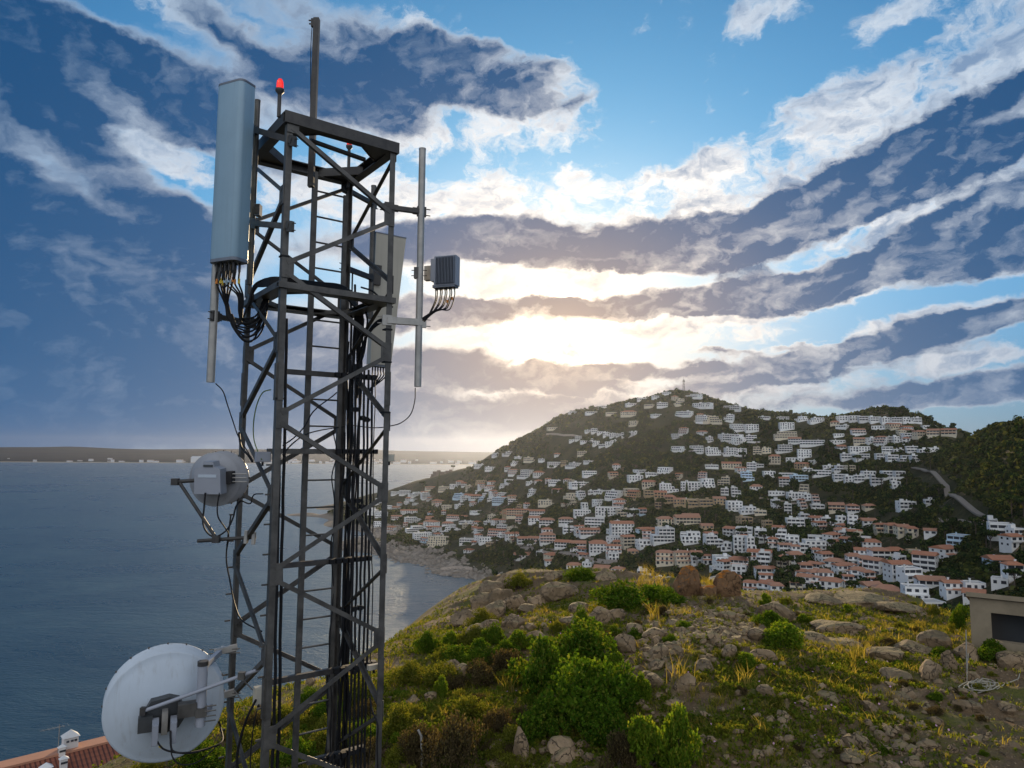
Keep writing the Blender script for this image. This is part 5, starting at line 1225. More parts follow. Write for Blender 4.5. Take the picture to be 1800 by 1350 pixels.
_s = (ey - ez * .21).normalized(); _n = (ez + ey * .21).normalized(); MB().box(ex * (Lh / 2 - .03) - ey * .1 + ez * (H_ + .11) + _s * 1.85, (Lh + .12, 3.7, .14), (ex, _s, _n)).build('roof', M['conc'], hut, loc=(0, 0, 0))
hb((Lh / 2 + .2, .75, H_ / 2 - .3), (Lh - .4, .06, H_ + .4), M['conc_d'], 'shade_panel')  # near-black sheet across the opening, stands in for the shade inside the hut
hb((2.55, .42, H_ / 2 - .1), (.10, .10, H_ - .5), M['steel_dark'], 'post')

# white rope lying on the path
M['rope'] = plain('white_rope', (.36, .33, .26), .8)
pts = []
def gp(px, py, dz=.02): p = on_near(px, py); return p + Vector((0, 0, dz))
q_ = random.Random(2)
mb = MB()
top = at(1706, 1130, on_near(1700, 1200).y); b0 = gp(1700, 1202)
line = [at(1702, 1148, b0.y + .0), at(1700, 1175, b0.y), b0]
cx, cy = 1712, 1212
for i in range(90):
    a = i * .42; k = 22 + 8 * math.sin(i * .13); line.append(gp(cx + i * .25 + k * math.cos(a), cy + 10 * math.sin(a) * (.7 + .3 * math.sin(i * .31)), .03 + .001 * i))
line += [gp(1752, 1214), gp(1765, 1206), gp(1780, 1200), gp(1790, 1196), gp(1793, 1190)]
tag(mb.tube(line, .013, 6).build('rope', M['rope']), 'tangled white rope lying on the path in front of the hut', 'rope')
# the line drops from a thin stake at the hut corner
st = empty('stake', gp(1700, 1190, 0), 'thin stake beside the hut from which the white rope hangs', 'stake')
MB().tube([(0, .02, -.1), (.05, .02, 1.25)], .014, 6).build('pole', M['steel_light'], st, loc=(0, 0, 0))
st = empty('bent_stake', gp(741, 1352, 0), 'bent grey metal stake standing in the brush right of the tower', 'stake')
k = st.location.y / 1235
MB().tube([(0, 0, -.3), (0, 0, 30 * k), (-.02, 0, 52 * k), (-7 * k, 0, 62 * k)], .028, 8).build('pole', M['steel_light'], st, loc=(0, 0, 0))

# tiled house below the tower, lower left
def _tiles2(N):
    g = objco(N); w = N.node('ShaderNodeTexWave', wave_type='BANDS', bands_direction='X'); w.inputs['Scale'].default_value = 1.15; N.link(g, w.inputs[0])
    w2 = N.node('ShaderNodeTexWave', wave_type='BANDS', bands_direction='Y', wave_profile='SAW'); w2.inputs['Scale'].default_value = .72; N.link(g, w2.inputs[0])
    n = N.noise(g, 1.5, 6, .7); c = N.mix(n, (.20, .055, .030), (.38, .14, .08)); c = N.mix(V(N, w2.outputs[1]) * .45, c, (.10, .03, .02))
    return bsdf(N, c, .85, 0, V(N, w.outputs[1]) + V(N, w2.outputs[1]) * .5, 1.0, .12)
M['tile2'] = mat('clay_roof_tiles', _tiles2)
M['ridge'] = plain('pale_ridge_tiles', (.50, .24, .15), .85, 0, .12, 2)
A_ = at(-10, 1352, 46); B_ = at(330, 1262, 54); d = (B_ - A_); d.z = 0; L_ = d.length; d.normalize(); nrm = Vector((d.y, -d.x, 0))   # nrm points to the viewer's side
zr = A_.z * .5 + at(205, 1300, 51).z * .5
hr = empty('tiled_house', Vector((A_.x, A_.y, zr)), 'house with reddish clay tile roof low at the left corner', 'house')
hr.rotation_euler = (0, 0, math.atan2(d.y, d.x))
mb = MB(); s_ = .42
mb.add([(-2, 0, 0), (L_, 0, 0), (L_, -9, -9 * s_), (-2, -9, -9 * s_)], [(0, 3, 2, 1)]); mb.add([(-2, 0, -.2), (L_, 0, -.2), (L_, -9, -9 * s_ - .2), (-2, -9, -9 * s_ - .2)], [(0, 1, 2, 3)])
mb.build('roof', M['tile2'], hr, loc=(0, 0, 0))
MB().box((L_ / 2 - 1, .45, .02), (L_ + 2, 1.2, .14)).build('ridge', M['ridge'], hr, loc=(0, 0, 0))
MB().box((L_ / 2 - 1, -4, -5.2), (L_ + 1, 8.2, 6)).build('wall', M['w'], hr, loc=(0, 0, 0))
def chim(x, y, w, h, nm='chimney'):
    z = y * s_ if y < 0 else 0
    m_ = MB().box((x, y, z + h / 2 - .3), (w, w * .8, h + .6)); m_.add([(x - w / 2 - .08, y - w * .5, z + h), (x + w / 2 + .08, y - w * .5, z + h), (x + w / 2 + .08, y + w * .5, z + h), (x - w / 2 - .08, y + w * .5, z + h), (x, y, z + h + w * .5)], [(0, 1, 4), (1, 2, 4), (2, 3, 4), (3, 0, 4), (0, 3, 2, 1)])
    c = m_.build(nm, M['w'], hr, loc=(0, 0, 0))
    for k in (-.25, .05, .3): MB().box((x + k * w, y - w * .42, z + h - .22), (.16, .05, .12)).build('vent', M['glass'], c, loc=(0, 0, 0))
def along(px): # distance along the ridge seen at px
    best = min((abs(proj((A_.x + d.x * t, A_.y + d.y * t, zr))[0] - px), t) for t in np.arange(-2, L_, .1)); return best[1]
chim(along(126), .6, .85, .8); chim(along(108), -.1, .36, .5); chim(along(104), -1.2, .40, .6); chim(along(47), -1.6, .45, .5); chim(along(76), -.9, .6, .1, 'dormer')
t_ = along(100); an = MB().tube([(t_, 0, 0), (t_, 0, 1.9)], .03, 6)
for i in range(6): an.bar((t_ - .9 + .28 * i, -.25, 1.75), (t_ - .9 + .28 * i, .25, 1.75), .02)
an.bar((t_ - 1.1, 0, 1.75), (t_ + .3, 0, 1.75), .03); an.build('aerial', M['steel_light'], hr, loc=(0, 0, 0))
# green ribbon-like leaf blade at the bottom right: lens flare in the photograph, left out

# ------------------------------------------------------------------ the lattice tower
TC = Vector((-2.135, 7.571)); S_ = 1.2
u_ = Vector((.8048, .5935, 0)); v_ = Vector((-.5935, .8048, 0)); z_ = Vector((0, 0, 1))
tc0 = Vector((TC.x, TC.y, CAMZ))
LEG = {'A': tc0 - u_ * .6 - v_ * .6, 'B': tc0 + u_ * .6 - v_ * .6, 'C': tc0 + u_ * .6 + v_ * .6, 'D': tc0 - u_ * .6 + v_ * .6}
Z0, SP_ = 0.3007, 1.4753          # height of a node above the camera, node spacing
ZT, ZB = 3.36, -9.4
gz = near_h(TC.x, TC.y) - CAMZ
ZB = min(ZB, gz - .3)
tower = empty('lattice_tower', Vector((TC.x, TC.y, CAMZ + gz)), 'grey galvanised steel lattice telecom tower with four legs standing on the rocky hilltop', 'tower')
W0 = (0, 0, 0)
def tp(mb, name, m, par=None): return mb.build(name, M[m], par or tower) if (par is None) else child(mb, name, M[m], par)
def child(mb, name, m, par):
    """part given in world coordinates under an unrotated thing"""
    o = bpy.data.objects.new(name, mb.mesh(name, m)); COL.objects.link(o); o.parent = par
    base = par.location.copy()
    q = par.parent
    while q: base += q.location; q = q.parent
    if par.type == 'MESH' and par.parent is not None: base = par.parent.location.copy() if par.parent.parent is None else base
    o.matrix_parent_inverse = Matrix.Translation(-base) if par.parent is None else Matrix.Identity(4)
    return o
def at_z(P, z): return Vector((P.x, P.y, CAMZ + z))
def pl(px, py, P0, n=None):
    """where the line of sight meets a vertical plane through P0 with normal n"""
    n = v_ if n is None else n; d = ray(px, py); t = (P0.x * n.x + P0.y * n.y) / (d.x * n.x + d.y * n.y); return Vector((d.x * t, d.y * t, CAMZ + d.z * t))
sg = {'A': (1, 1), 'B': (-1, 1), 'C': (-1, -1), 'D': (1, -1)}
for k, P in LEG.items():
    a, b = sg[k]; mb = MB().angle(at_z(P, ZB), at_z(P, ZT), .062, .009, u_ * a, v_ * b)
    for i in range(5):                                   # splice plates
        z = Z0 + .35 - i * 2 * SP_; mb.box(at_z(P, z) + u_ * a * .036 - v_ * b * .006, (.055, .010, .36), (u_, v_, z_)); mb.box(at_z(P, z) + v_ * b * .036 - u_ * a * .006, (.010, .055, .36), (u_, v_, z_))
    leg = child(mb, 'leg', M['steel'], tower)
# step bolts on the legs
for k in 'AD':
    P = LEG[k]
    for i in range(16):
        z = -.15 - i * .28; s = -1
        child(MB().bar(at_z(P, z) + v_ * .05, at_z(P, z) + v_ * .05 - u_ * .055, .016), 'step_bolt', M['steel'], tower)
faces = [('A', 'B', u_, -v_, 0, .5), ('D', 'C', u_, v_, .5, 0), ('A', 'D', v_, -u_, .5, 0), ('B', 'C', v_, u_, 0, .5)]
for a, b, along_, outw, oa, ob in faces:
    pa, pb = LEG[a], LEG[b]; nodes = []
    for k in range(-2, 7):
        nodes.append((Z0 - SP_ * (k + oa), pa, along_)); nodes.append((Z0 - SP_ * (k + ob), pb, -along_))
    nodes = sorted([n for n in nodes if ZB - .2 < n[0] < ZT + .02], key=lambda n: -n[0])
    for n0, n1 in zip(nodes[:-1], nodes[1:]):
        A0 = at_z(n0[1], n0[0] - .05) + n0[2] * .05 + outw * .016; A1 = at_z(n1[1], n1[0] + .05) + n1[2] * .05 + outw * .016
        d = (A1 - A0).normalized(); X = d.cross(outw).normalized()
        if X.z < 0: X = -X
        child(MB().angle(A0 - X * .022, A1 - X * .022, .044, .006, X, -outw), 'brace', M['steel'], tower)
    for z, P, s in nodes:
        child(MB().box(at_z(P, z) + s * .06 + outw * .008, (.12, .008, .20), (along_, outw, z_)), 'gusset_plate', M['steel'], tower)

def ring(z, hgt, wid, inner, m, name, low=False):
    fr = child(MB(), name, M[m], tower) if False else None
    parts = [('A', 'B', u_, v_), ('D', 'C', u_, -v_), ('A', 'D', v_, u_), ('B', 'C', v_, -u_)]
    for i, (a, b, al, inn) in enumerate(parts):
        k = .012 if i < 2 else -.002
        p, q = at_z(LEG[a], z) - al * (.03 if i < 2 else -.03) - inn * .024, at_z(LEG[b], z) + al * (.03 if i < 2 else -.03) - inn * .024
        c = (p + q) / 2; L = (q - p).length; zz = .0 if i < 2 else .003
        mb = MB().box(c + z_ * zz, (L, .012, hgt), (al, inn, z_)).box(c + inn * (wid / 2 + .006) + z_ * (hgt / 2 - .006 + zz), (L - .001, wid, .012), (al, inn, z_)).box(c + inn * (wid / 2 + .006) - z_ * (hgt / 2 - .006 - zz), (L - .001, wid, .012), (al, inn, z_))
        child(mb, name, M[m], tower)
    for a in 'ABCD':        # corner stiffeners that make the opening an octagon
        s, t = sg[a]; P = at_z(LEG[a], z); e0 = P + u_ * s * inner + v_ * t * .03; e1 = P + v_ * t * inner + u_ * s * .03
        dd = (e1 - e0).normalized(); nn = Vector((dd.y, -dd.x, 0))
        mb = MB().box((e0 + e1) / 2, ((e1 - e0).length, .012, hgt * .82), (dd, nn, z_))
        zz = z - hgt / 2 + .02; g = [P + u_ * s * .03 + v_ * t * .03, P + u_ * s * inner + v_ * t * .03, P + v_ * t * inner + u_ * s * .03]
        mb.add([(q.x, q.y, CAMZ + zz) for q in g] + [(q.x, q.y, CAMZ + zz + .010) for q in g], [(0, 1, 2), (3, 5, 4), (0, 3, 4, 1), (1, 4, 5, 2), (2, 5, 3, 0)])
        child(mb, 'corner_stiffener', M[m], tower)
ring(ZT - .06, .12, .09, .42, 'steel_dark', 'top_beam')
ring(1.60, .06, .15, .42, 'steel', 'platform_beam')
tp0 = at_z(LEG['A'], ZT - .16) + u_ * .30 + v_ * .16
child(MB().tube([tp0, at_z(LEG['B'], ZT - .2) - u_ * .28 + v_ * .18], .026, 8), 'top_tube', M['steel_dark'], tower)

# ladder, a thing of its own clamped inside the tower
LP0 = LEG['A'] + v_ * .93
la, lb = pl(553, 262, LP0), pl(607, 352, LP0); la2 = pl(527, 1175, LP0); lb2 = pl(583, 1175, LP0)
lad = empty('ladder', Vector((la.x, la.y, CAMZ - 9)), 'grey steel climbing ladder running up inside the lattice tower', 'ladder')
xa = (la + la2) / 2; xb = (lb + lb2) / 2
da = (xa - LEG['A']).dot(u_); db = (xb - LEG['A']).dot(u_)
ra, rb_ = LEG['A'] + u_ * da + v_ * .93, LEG['A'] + u_ * db + v_ * .93
child(MB().box(at_z(ra, (3.2 - 9) / 2), (.062, .03, 12.2), (u_, v_, z_)), 'rail', M['steel'], lad)
child(MB().box(at_z(rb_, (3.0 - 9) / 2), (.05, .03, 12.0), (u_, v_, z_)), 'rail', M['steel'], lad)
i = 0; z = pl(580, 341, LP0).z - CAMZ; step = z - (pl(578, 385, LP0).z - CAMZ)
while z > -9:
    child(MB().tube([at_z(ra, z), at_z(rb_, z)], .011, 6), 'rung', M['steel'], lad); z -= step

# cross bars that carry the cables
BP = LEG['A'] + v_ * .80
for i, (x0, y0, x1, y1) in enumerate([(470, 793, 662, 794), (492, 655, 660, 662), (488, 992, 652, 983), (470, 1196, 660, 1168), (540, 1335, 640, 1318)]):
    a, b = pl(x0, y0, BP), pl(x1, y1, BP); zz = (a.z + b.z) / 2; a.z = b.z = zz
    br = empty('cable_bar', a, ['steel bar across the tower level with the horizon carrying the cables', 'steel cable bar across the tower just above the horizon bar', 'steel cable bar across the tower below the horizon bar', 'steel cable bar beside the large dish', 'lowest steel cable bar near the tower foot'][i], 'bracket', None)
    child(MB().box((a + b) / 2, ((b - a).length, .05, .055), (u_, v_, z_)), 'bar', M['steel_dark' if i else 'steel'], br)
    for q in range(7):
        p = b - u_ * (.04 + q * .075); child(MB().box(p - v_ * .045 + z_ * .002, (.05, .05, .05), (u_, v_, z_)), 'clamp', M['cable'], br)

def smooth_pts(P, n=8):
    P = [Vector(p) for p in P]; Q = [P[0] * 2 - P[1]] + P + [P[-1] * 2 - P[-2]]; out = []
    for i in range(1, len(Q) - 2):
        for k in range(n):
            t = k / n; a, b, c, d = Q[i - 1], Q[i], Q[i + 1], Q[i + 2]
            out.append(.5 * (2 * b + (c - a) * t + (2 * a - 5 * b + 4 * c - d) * t * t + (3 * b - a - 3 * c + d) * t ** 3))
    out.append(P[-1]); return out
def cable(pts, r, lab=None, par=None, m='cable', group=None, name=None, n=8):
    mb = MB().tube(smooth_pts(pts, n), r, 8 if r > .012 else 6)
    if par is not None: return child(mb, name or 'jumper_cable', M[m], par)
    o = mb.build(name or 'feeder_cable', M[m]); return tag(o, lab, 'cable', group)
# main bundle, seen from the platform down
cr = random.Random(12)
def col(x_top, x_bot, ytop, off, r, lab, wob=.012, ybot=1400, group=None, m='cable'):
    P0 = LEG['A'] + v_ * off; a, b = pl(x_top, ytop, P0), pl(x_bot, ybot, P0); pts = []; n = 16
    for i in range(n + 1):
        p = a.lerp(b, i / n); pts.append(p + u_ * cr.uniform(-wob, wob) + v_ * cr.uniform(-wob, wob))
    cable(pts, r, lab, group=group, m=m, n=4)
GB = 'black feeder cables in the bundle down the tower'
for i, (xt, xb_, yt) in enumerate([(628, 588, 530), (634, 592, 540), (621, 596, 480), (625, 601, 500), (630, 605, 560), (640, 598, 560), (617, 609, 520), (623, 594, 620), (612, 603, 600)]):
    col(xt, xb_, yt, .98 + .03 * (i % 3), .010 if i % 3 else .014, 'one of the thick black cables packed in the bundle beside the ladder', .012, group=GB)
for i, (xt, xb_, yt, l) in enumerate([(626, 613, 640, 'leftmost'), (633, 620, 640, 'second from left'), (641, 627, 650, 'third from left'), (648, 634, 650, 'fourth from left'), (655, 640, 660, 'rightmost')]):
    col(xt, xb_, yt, .74, .013, '%s of the five separate thin cables right of the bundle' % l, .007)
col(497, 478, 560, .22, .016, 'left of the two black cables running down behind the nearest leg', .006)
col(504, 487, 560, .24, .016, 'right of the two black cables running down behind the nearest leg', .006)
col(587, 578, 760, .90, .007, 'thin slack wire beside the ladder rail', .03)
col(660, 648, 660, .80, .006, 'thin wire right of the five separate cables', .012)
col(605, 566, 760, .96, .012, 'black cable crossing the ladder rungs low down', .02)
# little cleats on the thin cables
cg = 'black cleats on the thin cables'
for k in range(5):
    for j, (px, py) in enumerate([(620 + k * 0, 720), (626, 720), (637, 735), (644, 738), (628, 880), (635, 890), (622, 1070), (632, 1068), (622, 1180), (640, 1176)][k * 2:k * 2 + 2]):
        p = pl(px, py, LEG['A'] + v_ * .74); MBc = MB().box((0, 0, 0), (.045, .05, .05), (u_, v_, z_)).box(u_ * .03, (.02, .03, .03), (u_, v_, z_)); tag(MBc.build('cable_cleat', M['cable'], None, loc=p - v_ * .01), 'small black cleat clipped on the thin cables right of the bundle', 'clamp', cg)

# ------------------------------------------------------------------ panel antenna on the left
def rprofile(w, d, r, n=5, front_round=1.0):
    pts = []
    for cx, cy, a0, rr in ((w / 2 - r, d / 2 - r, 0, r), (-w / 2 + r, d / 2 - r, 90, r), (-w / 2 + r * front_round, -d / 2 + r * front_round, 180, r * front_round), (w / 2 - r * front_round, -d / 2 + r * front_round, 270, r * front_round)):
        for k in range(n + 1):
            a = R(a0 + 90 * k / n); pts.append((cx + rr * math.cos(a), cy + rr * math.sin(a)))
    return pts
def prism_at(poly, o, ax, z0, z1, m, name, par, bev=.0, mi=0):
    mb = MB(); n = len(poly)
    lv = [(z0, .96), (z0 + .02, 1), (z1 - .02, 1), (z1, .96)] if bev else [(z0, 1), (z1, 1)]
    vs = [o + ax[0] * x * s + ax[1] * y * s + ax[2] * z for z, s in lv for x, y in poly]; L = len(lv)
    fs = [(k * n + i, k * n + (i + 1) % n, (k + 1) * n + (i + 1) % n, (k + 1) * n + i) for k in range(L - 1) for i in range(n)]
    mb.add(vs, fs, 0, True); mb.add(vs[:n], [tuple(range(n))[::-1]]); mb.add(vs[-n:], [tuple(range(n))])
    return child(mb, name, m, par)
Yp = 6.95
pa = at(409, 305, Yp)
wx = Vector((math.cos(R(-24)), math.sin(R(-24)), 0)); wy = Vector((-wx.y, wx.x, 0))
zt_, zb_ = at(409, 152, Yp).z, at(409, 463, Yp).z
pan = empty('panel_antenna', Vector((pa.x, pa.y, zb_)), 'tall blue-grey panel antenna hanging on the left of the tower top', 'antenna')
prism_at(rprofile(.355, .20, .035, 5, 1.6), Vector((pa.x, pa.y, 0)), (wx, wy, z_), zb_ + .03, zt_, M['radome'], 'radome', pan, 1)
prism_at([(x * 1.01, y * 1.01) for x, y in rprofile(.355, .20, .035, 5, 1.6)], Vector((pa.x, pa.y, 0)), (wx, wy, z_), zb_, zb_ + .032, M['radio_dark'], 'bottom_plate', pan)
prism_at([(x * 1.01, y * 1.01) for x, y in rprofile(.355, .20, .035, 5, 1.6)], Vector((pa.x, pa.y, 0)), (wx, wy, z_), zt_ - .012, zt_ + .010, M['radio_dark'], 'top_cap', pan)
# mounting poles
def pole(name_lab, x0, y0, x1, y1, Y, r, m='steel_light'):
    a, b = at(x0, y0, Y), at(x1, y1, Y); x = (a.x + b.x) / 2; a.x = b.x = x
    e = empty('mounting_pole', b, name_lab, 'pole'); child(MB().tube([a, b], r, 12), 'tube', M[m], e)
    child(MB().tube([a - z_ * .004, a + z_ * .012], r * 1.06, 12), 'cap', M[m], e); return e, x, Y
P1, x1_, Y1_ = pole('dark vertical pole between the panel antenna and the tower leg', 448, 178, 444, 500, 7.25, .030, 'steel')
P2, x2_, Y2_ = pole('long grey tube below the left panel antenna', 382, 380, 372, 672, 7.05, .040)
P4, x4_, Y4_ = pole('tall grey tube standing off the right side of the tower', 741, 263, 736, 680, 7.55, .038)
P3, x3_, Y3_ = pole('short dark tube behind the tower holding the cream panel antenna', 657, 328, 651, 560, 8.9, .034, 'steel')
def arm(p, q, w, h, lab, m='steel', clampr=None, n=2, up=(0, 0, 1)):
    e = empty('standoff_bracket', p, lab, 'bracket'); child(MB().bar(p, q, w, h, up), 'beam', M[m], e)
    d = (q - p).normalized()
    for k, t in enumerate((p, q)):
        child(MB().box(t, (.10, .035, .11), (d, Vector((-d.y, d.x, 0)).normalized(), z_)), 'clamp', M[m], e)
        for s in (-.035, .035): child(MB().tube([t + z_ * s - d * .10, t + z_ * s + d * .10], .006, 6), 'bolt', M[m], e)
    return e
zA = lambda px, py, Y: at(px, py, Y)
def level(p, q): q = q.copy(); p = p.copy(); z = (p.z + q.z) / 2; p.z = q.z = z; return p, q
arm(zA(447, 228, 7.2), zA(515, 248, 6.72), .05, .06, 'upper arm from the nearest leg to the pole behind the left panel', 'steel_dark')
arm(zA(447, 393, 7.2), zA(510, 398, 6.72), .05, .055, 'lower arm from the nearest leg to the pole behind the left panel', 'steel')
arm(zA(378, 556, 7.05), zA(443, 568, 7.62), .04, .05, 'arm holding the long tube below the left panel antenna', 'steel_dark')
arm(*level(zA(684, 364, 7.42), zA(741, 373, 7.55)), .05, .05, 'upper arm holding the tall tube on the right', 'steel_dark')
arm(*level(zA(680, 563, 7.42), zA(741, 567, 7.55)), .06, .07, 'lower arm holding the tall tube on the right', 'steel_light')
arm(*level(zA(608, 342, 8.38), zA(657, 350, 8.9)), .05, .05, 'upper arm behind the tower holding the short dark tube', 'steel_dark')
arm(*level(zA(606, 476, 8.38), zA(655, 484, 8.9)), .05, .06, 'lower arm behind the tower holding the short dark tube', 'steel_dark')
bx = empty('junction_box', zA(454, 370, 7.2), 'small dark box on the pole right of the left panel antenna', 'box')
child(MB().box(zA(454, 370, 7.2), (.055, .08, .12)), 'body', M['radio_dark'], bx); child(MB().box(zA(454, 370, 7.2) + Vector((0, -.045, 0)), (.045, .01, .10)), 'lid', M['steel_dark'], bx)
# connectors and jumper cables of the left panel
cj = random.Random(4); base = Vector((pa.x, pa.y, zb_))
for i in range(10):
    fx, fy = (i % 5 - 2) * .055, (i // 5 - .5) * .08; p = base + wx * fx + wy * fy
    child(MB().tube([p, p - z_ * .09], .013, 8), 'connector', M['steel_dark'], pan)
    lb_ = at(cj.uniform(392, 402), cj.uniform(555, 570), 7.05)
    if i < 6:
        dp = [(0, 30), (8, 14), (14, -4), (20, -16), (26, -24), (30, -30)][i]
        low = at(428 + cj.uniform(-6, 8), 560 + i * 8, 7.1); low2 = at(450, 555 + i * 7, 7.2); up_ = at(462 + i * 1.2, 530 + i, 7.3)
        pts = [p - z_ * .08, p - z_ * .20, at(396 + i, 535, 7.02), at(402 + i * 2, 560 + i * 3, 7.05), low, low2, up_, at(472, 505, 7.3)]
    else:
        pts = [p - z_ * .08, p - z_ * .2, at(400 + i * 3, 520, 7.0), at(408 + i * 2, 548, 7.05), at(425, 556 + i, 7.1), at(437, 540 - i, 7.15), at(446, 512 - i, 7.2), at(462, 492 + (i % 3) * 4, 7.15), at(480, 488 + (i % 3) * 3, 7.05)]
    child(MB().tube(smooth_pts(pts), .0095, 6), 'jumper_cable', M['cable'], pan)
    q = p - z_ * .16; child(MB().tube([q, q - z_ * .05], .0125, 8), 'tape_band', M[('orange_tape', 'yellow_tape', 'blue_plug', 'blue_plug')[i % 4]], pan)
child(MB().tube(smooth_pts([at(384, 495, 7.0), at(392, 505, 6.98), at(402, 500, 6.97)]), .008, 6), 'jumper_cable', M['cable'], pan)
# loops draped over the platform
for i in range(7):
    yy = 488 + i * 2.5
    cable([at(436 + i * 1.5, 540 - i * 2, 7.2), at(446, 512 - i, 7.2), at(463, 494 + i * 1.5, 7.1), at(482, yy, 6.95), at(520, yy + 4, 6.95), at(560, yy + 9, 7.2), at(600, yy + 14, 7.5), at(622, 520 + i * 3, 7.9), at(626 + i * 2, 560, 8.2), at(628, 640, 8.3)], .012,
          'one of the black cables draped along the front of the platform', group='black cables draped along the platform front', name='platform_cable')
for i, yb in enumerate((600, 592, 583, 573, 566)):
    cable([at(404 + i, 552, 7.05), at(408 + i * 2, 572, 7.05), at(425, yb - 4, 7.1), at(438, yb, 7.15), at(455, yb - 10, 7.2), at(466 + i, yb - 35, 7.25), at(471, 530, 7.3), at(476, 512, 7.3)], .009, '%s slack cable loop hanging below the left panel antenna' % ['lowest', 'second lowest', 'middle', 'second highest', 'highest'][i], name='cable_loop')

# ------------------------------------------------------------------ cream panel antenna behind the tower
Yb = 9.1
q0, q1 = at(684, 417, Yb), at(667, 642, Yb)
p2 = empty('panel_antenna', q1, 'cream panel antenna behind the right side of the tower, leaning downwards', 'antenna')
ax3 = (q0 - q1).normalized(); px3 = Vector((math.cos(R(28)), math.sin(R(28)), 0)); px3 = (px3 - ax3 * px3.dot(ax3)).normalized(); py3 = ax3.cross(px3)
hh = (q0 - q1).length
mb = MB(); a_, b_ = .205, .09
vs = [q1 - px3 * a_ * .72 - py3 * b_, q1 + px3 * a_ * .62 - py3 * b_, q1 + px3 * a_ * .62 + py3 * b_, q1 - px3 * a_ * .72 + py3 * b_, q0 - px3 * a_ - py3 * b_, q0 + px3 * a_ - py3 * b_, q0 + px3 * a_ + py3 * b_, q0 - px3 * a_ + py3 * b_]
mb.add(vs, [(3, 2, 1, 0), (4, 5, 6, 7), (0, 1, 5, 4), (1, 2, 6, 5), (2, 3, 7, 6), (3, 0, 4, 7)]); child(mb, 'radome', M['radome_b'], p2)
child(MB().box(q0 + ax3 * .006, (.42, .19, .014), (px3, py3, ax3)), 'top_cap', M['radio_dark'], p2)
child(MB().box(at(662, 484, 8.95), (.10, .08, .26), (px3, py3, ax3)), 'mounting_bracket', M['steel_dark'], p2)
child(MB().box(q1 - ax3 * .01, (.20, .16, .03), (px3, py3, ax3)), 'bottom_plate', M['radio_dark'], p2)
for i in range(6):
    p = q1 + px3 * (-.09 + i * .036) - ax3 * .02
    child(MB().tube([p, p - z_ * .06], .011, 8), 'connector', M['steel_dark'], p2)
    child(MB().tube(smooth_pts([p - z_ * .05, p - z_ * .12, at(658 - i * 1, 672 + i * 2, 8.9), at(648 - i, 690 - i, 8.7), at(636 - i, 680 - i * 3, 8.5), at(632 - i, 655, 8.4), at(640, 600 + i * 4, 8.3), at(646, 560 + i * 2, 8.0), at(640, 540, 7.9)]), .009, 6), 'jumper_cable', M['cable'], p2)
for i in range(5):
    cable([at(690, 540 + i, 7.5), at(672, 528 + i * 3, 7.55), at(655, 512 + i * 2, 7.6), at(635, 505, 7.7)] if i < 1 else [at(688, 565, 7.5), at(668, 560 + i * 2, 7.7), at(652 - i, 575 + i * 3, 7.9), at(640 - i * 2, 600 + i * 5, 8.1), at(632 - i, 640, 8.25), at(628, 700, 8.3)], .011, '%s black cable sweeping from the lower right arm into the bundle' % ['topmost', 'second', 'third', 'fourth', 'lowest'][i], name='branch_cable')

# ------------------------------------------------------------------ radio unit on the right tube
rx = Vector((math.cos(R(-18)), math.sin(R(-18)), 0)); ry = Vector((-rx.y, rx.x, 0)); rc = at(779, 478, 7.62)
ru = empty('radio_unit', rc, 'grey finned radio unit with a fan of cables on the right tube', 'radio')
child(MB().box(rc + rx * .045, (.255, .13, .33), (rx, ry, z_)), 'body', M['radio'], ru)
fb = MB()
for i in range(13): fb.box(rc + rx * (.055 + (i - 6) * .0175) - ry * .078, (.005, .035, .295), (rx, ry, z_))
child(fb, 'heat_sink', M['radio_dark'], ru); child(MB().box(rc + rx * .055 - ry * .062, (.23, .012, .31), (rx, ry, z_)), 'face_plate', M['radio_dark'], ru)
child(MB().box(rc - rx * .10 + z_ * .02 + ry * .03, (.06, .16, .25), (rx, ry, z_)), 'second_module', M['radio'], ru)
child(MB().box(rc - rx * .165 + ry * .02, (.12, .07, .16), (rx, ry, z_)), 'mounting_bracket', M['steel_light'], ru)
child(MB().box(at(741, 480, 7.55) - Vector((.055, 0, 0)), (.05, .07, .12)), 'clamp', M['steel'], ru)
for s in (-.03, .03): child(MB().tube([at(741, 480, 7.55) + z_ * s - Vector((.11, 0, 0)), at(741, 480, 7.55) + z_ * s + Vector((.06, 0, 0))], .005, 6), 'bolt', M['steel'], ru)
child(MB().tube(smooth_pts([rc + rx * .10 + z_ * .15, rc + rx * .11 + z_ * .175, rc + rx * .145 + z_ * .175, rc + rx * .15 + z_ * .15]), .006, 6), 'handle', M['radio_dark'], ru)
child(MB().box(rc + rx * .03 - z_ * .17, (.26, .12, .03), (rx, ry, z_)), 'connector_plate', M['radio_dark'], ru)
end = at(742, 566, 7.56)
for i in range(9):
    p = rc + rx * (-.085 + i * .028) - z_ * .18 - ry * .02 * (i % 2)
    w = .02 + i * .012
    child(MB().tube([p + z_ * .02, p - z_ * .03], .010, 6), 'connector', M['steel_dark'], ru)
    child(MB().tube(smooth_pts([p - z_ * .02, p - z_ * (.07 + .004 * i), p - z_ * (.15 + .012 * i) - rx * (.01 + .006 * i), end + rx * (.05 + .015 * i) + z_ * (.03 + .012 * i), end + z_ * (.0 + .004 * i) - ry * .01 * (i % 3)]), .0068, 6), 'jumper_cable', M['cable'], ru)
for i, t in ((7, 0), (5, 1)):
    p = rc + rx * (-.085 + i * .028) - z_ * (.29 - t * -.03); child(MB().tube([p, p - z_ * .03], .012, 8), 'tape_band', M['orange_tape'], ru)

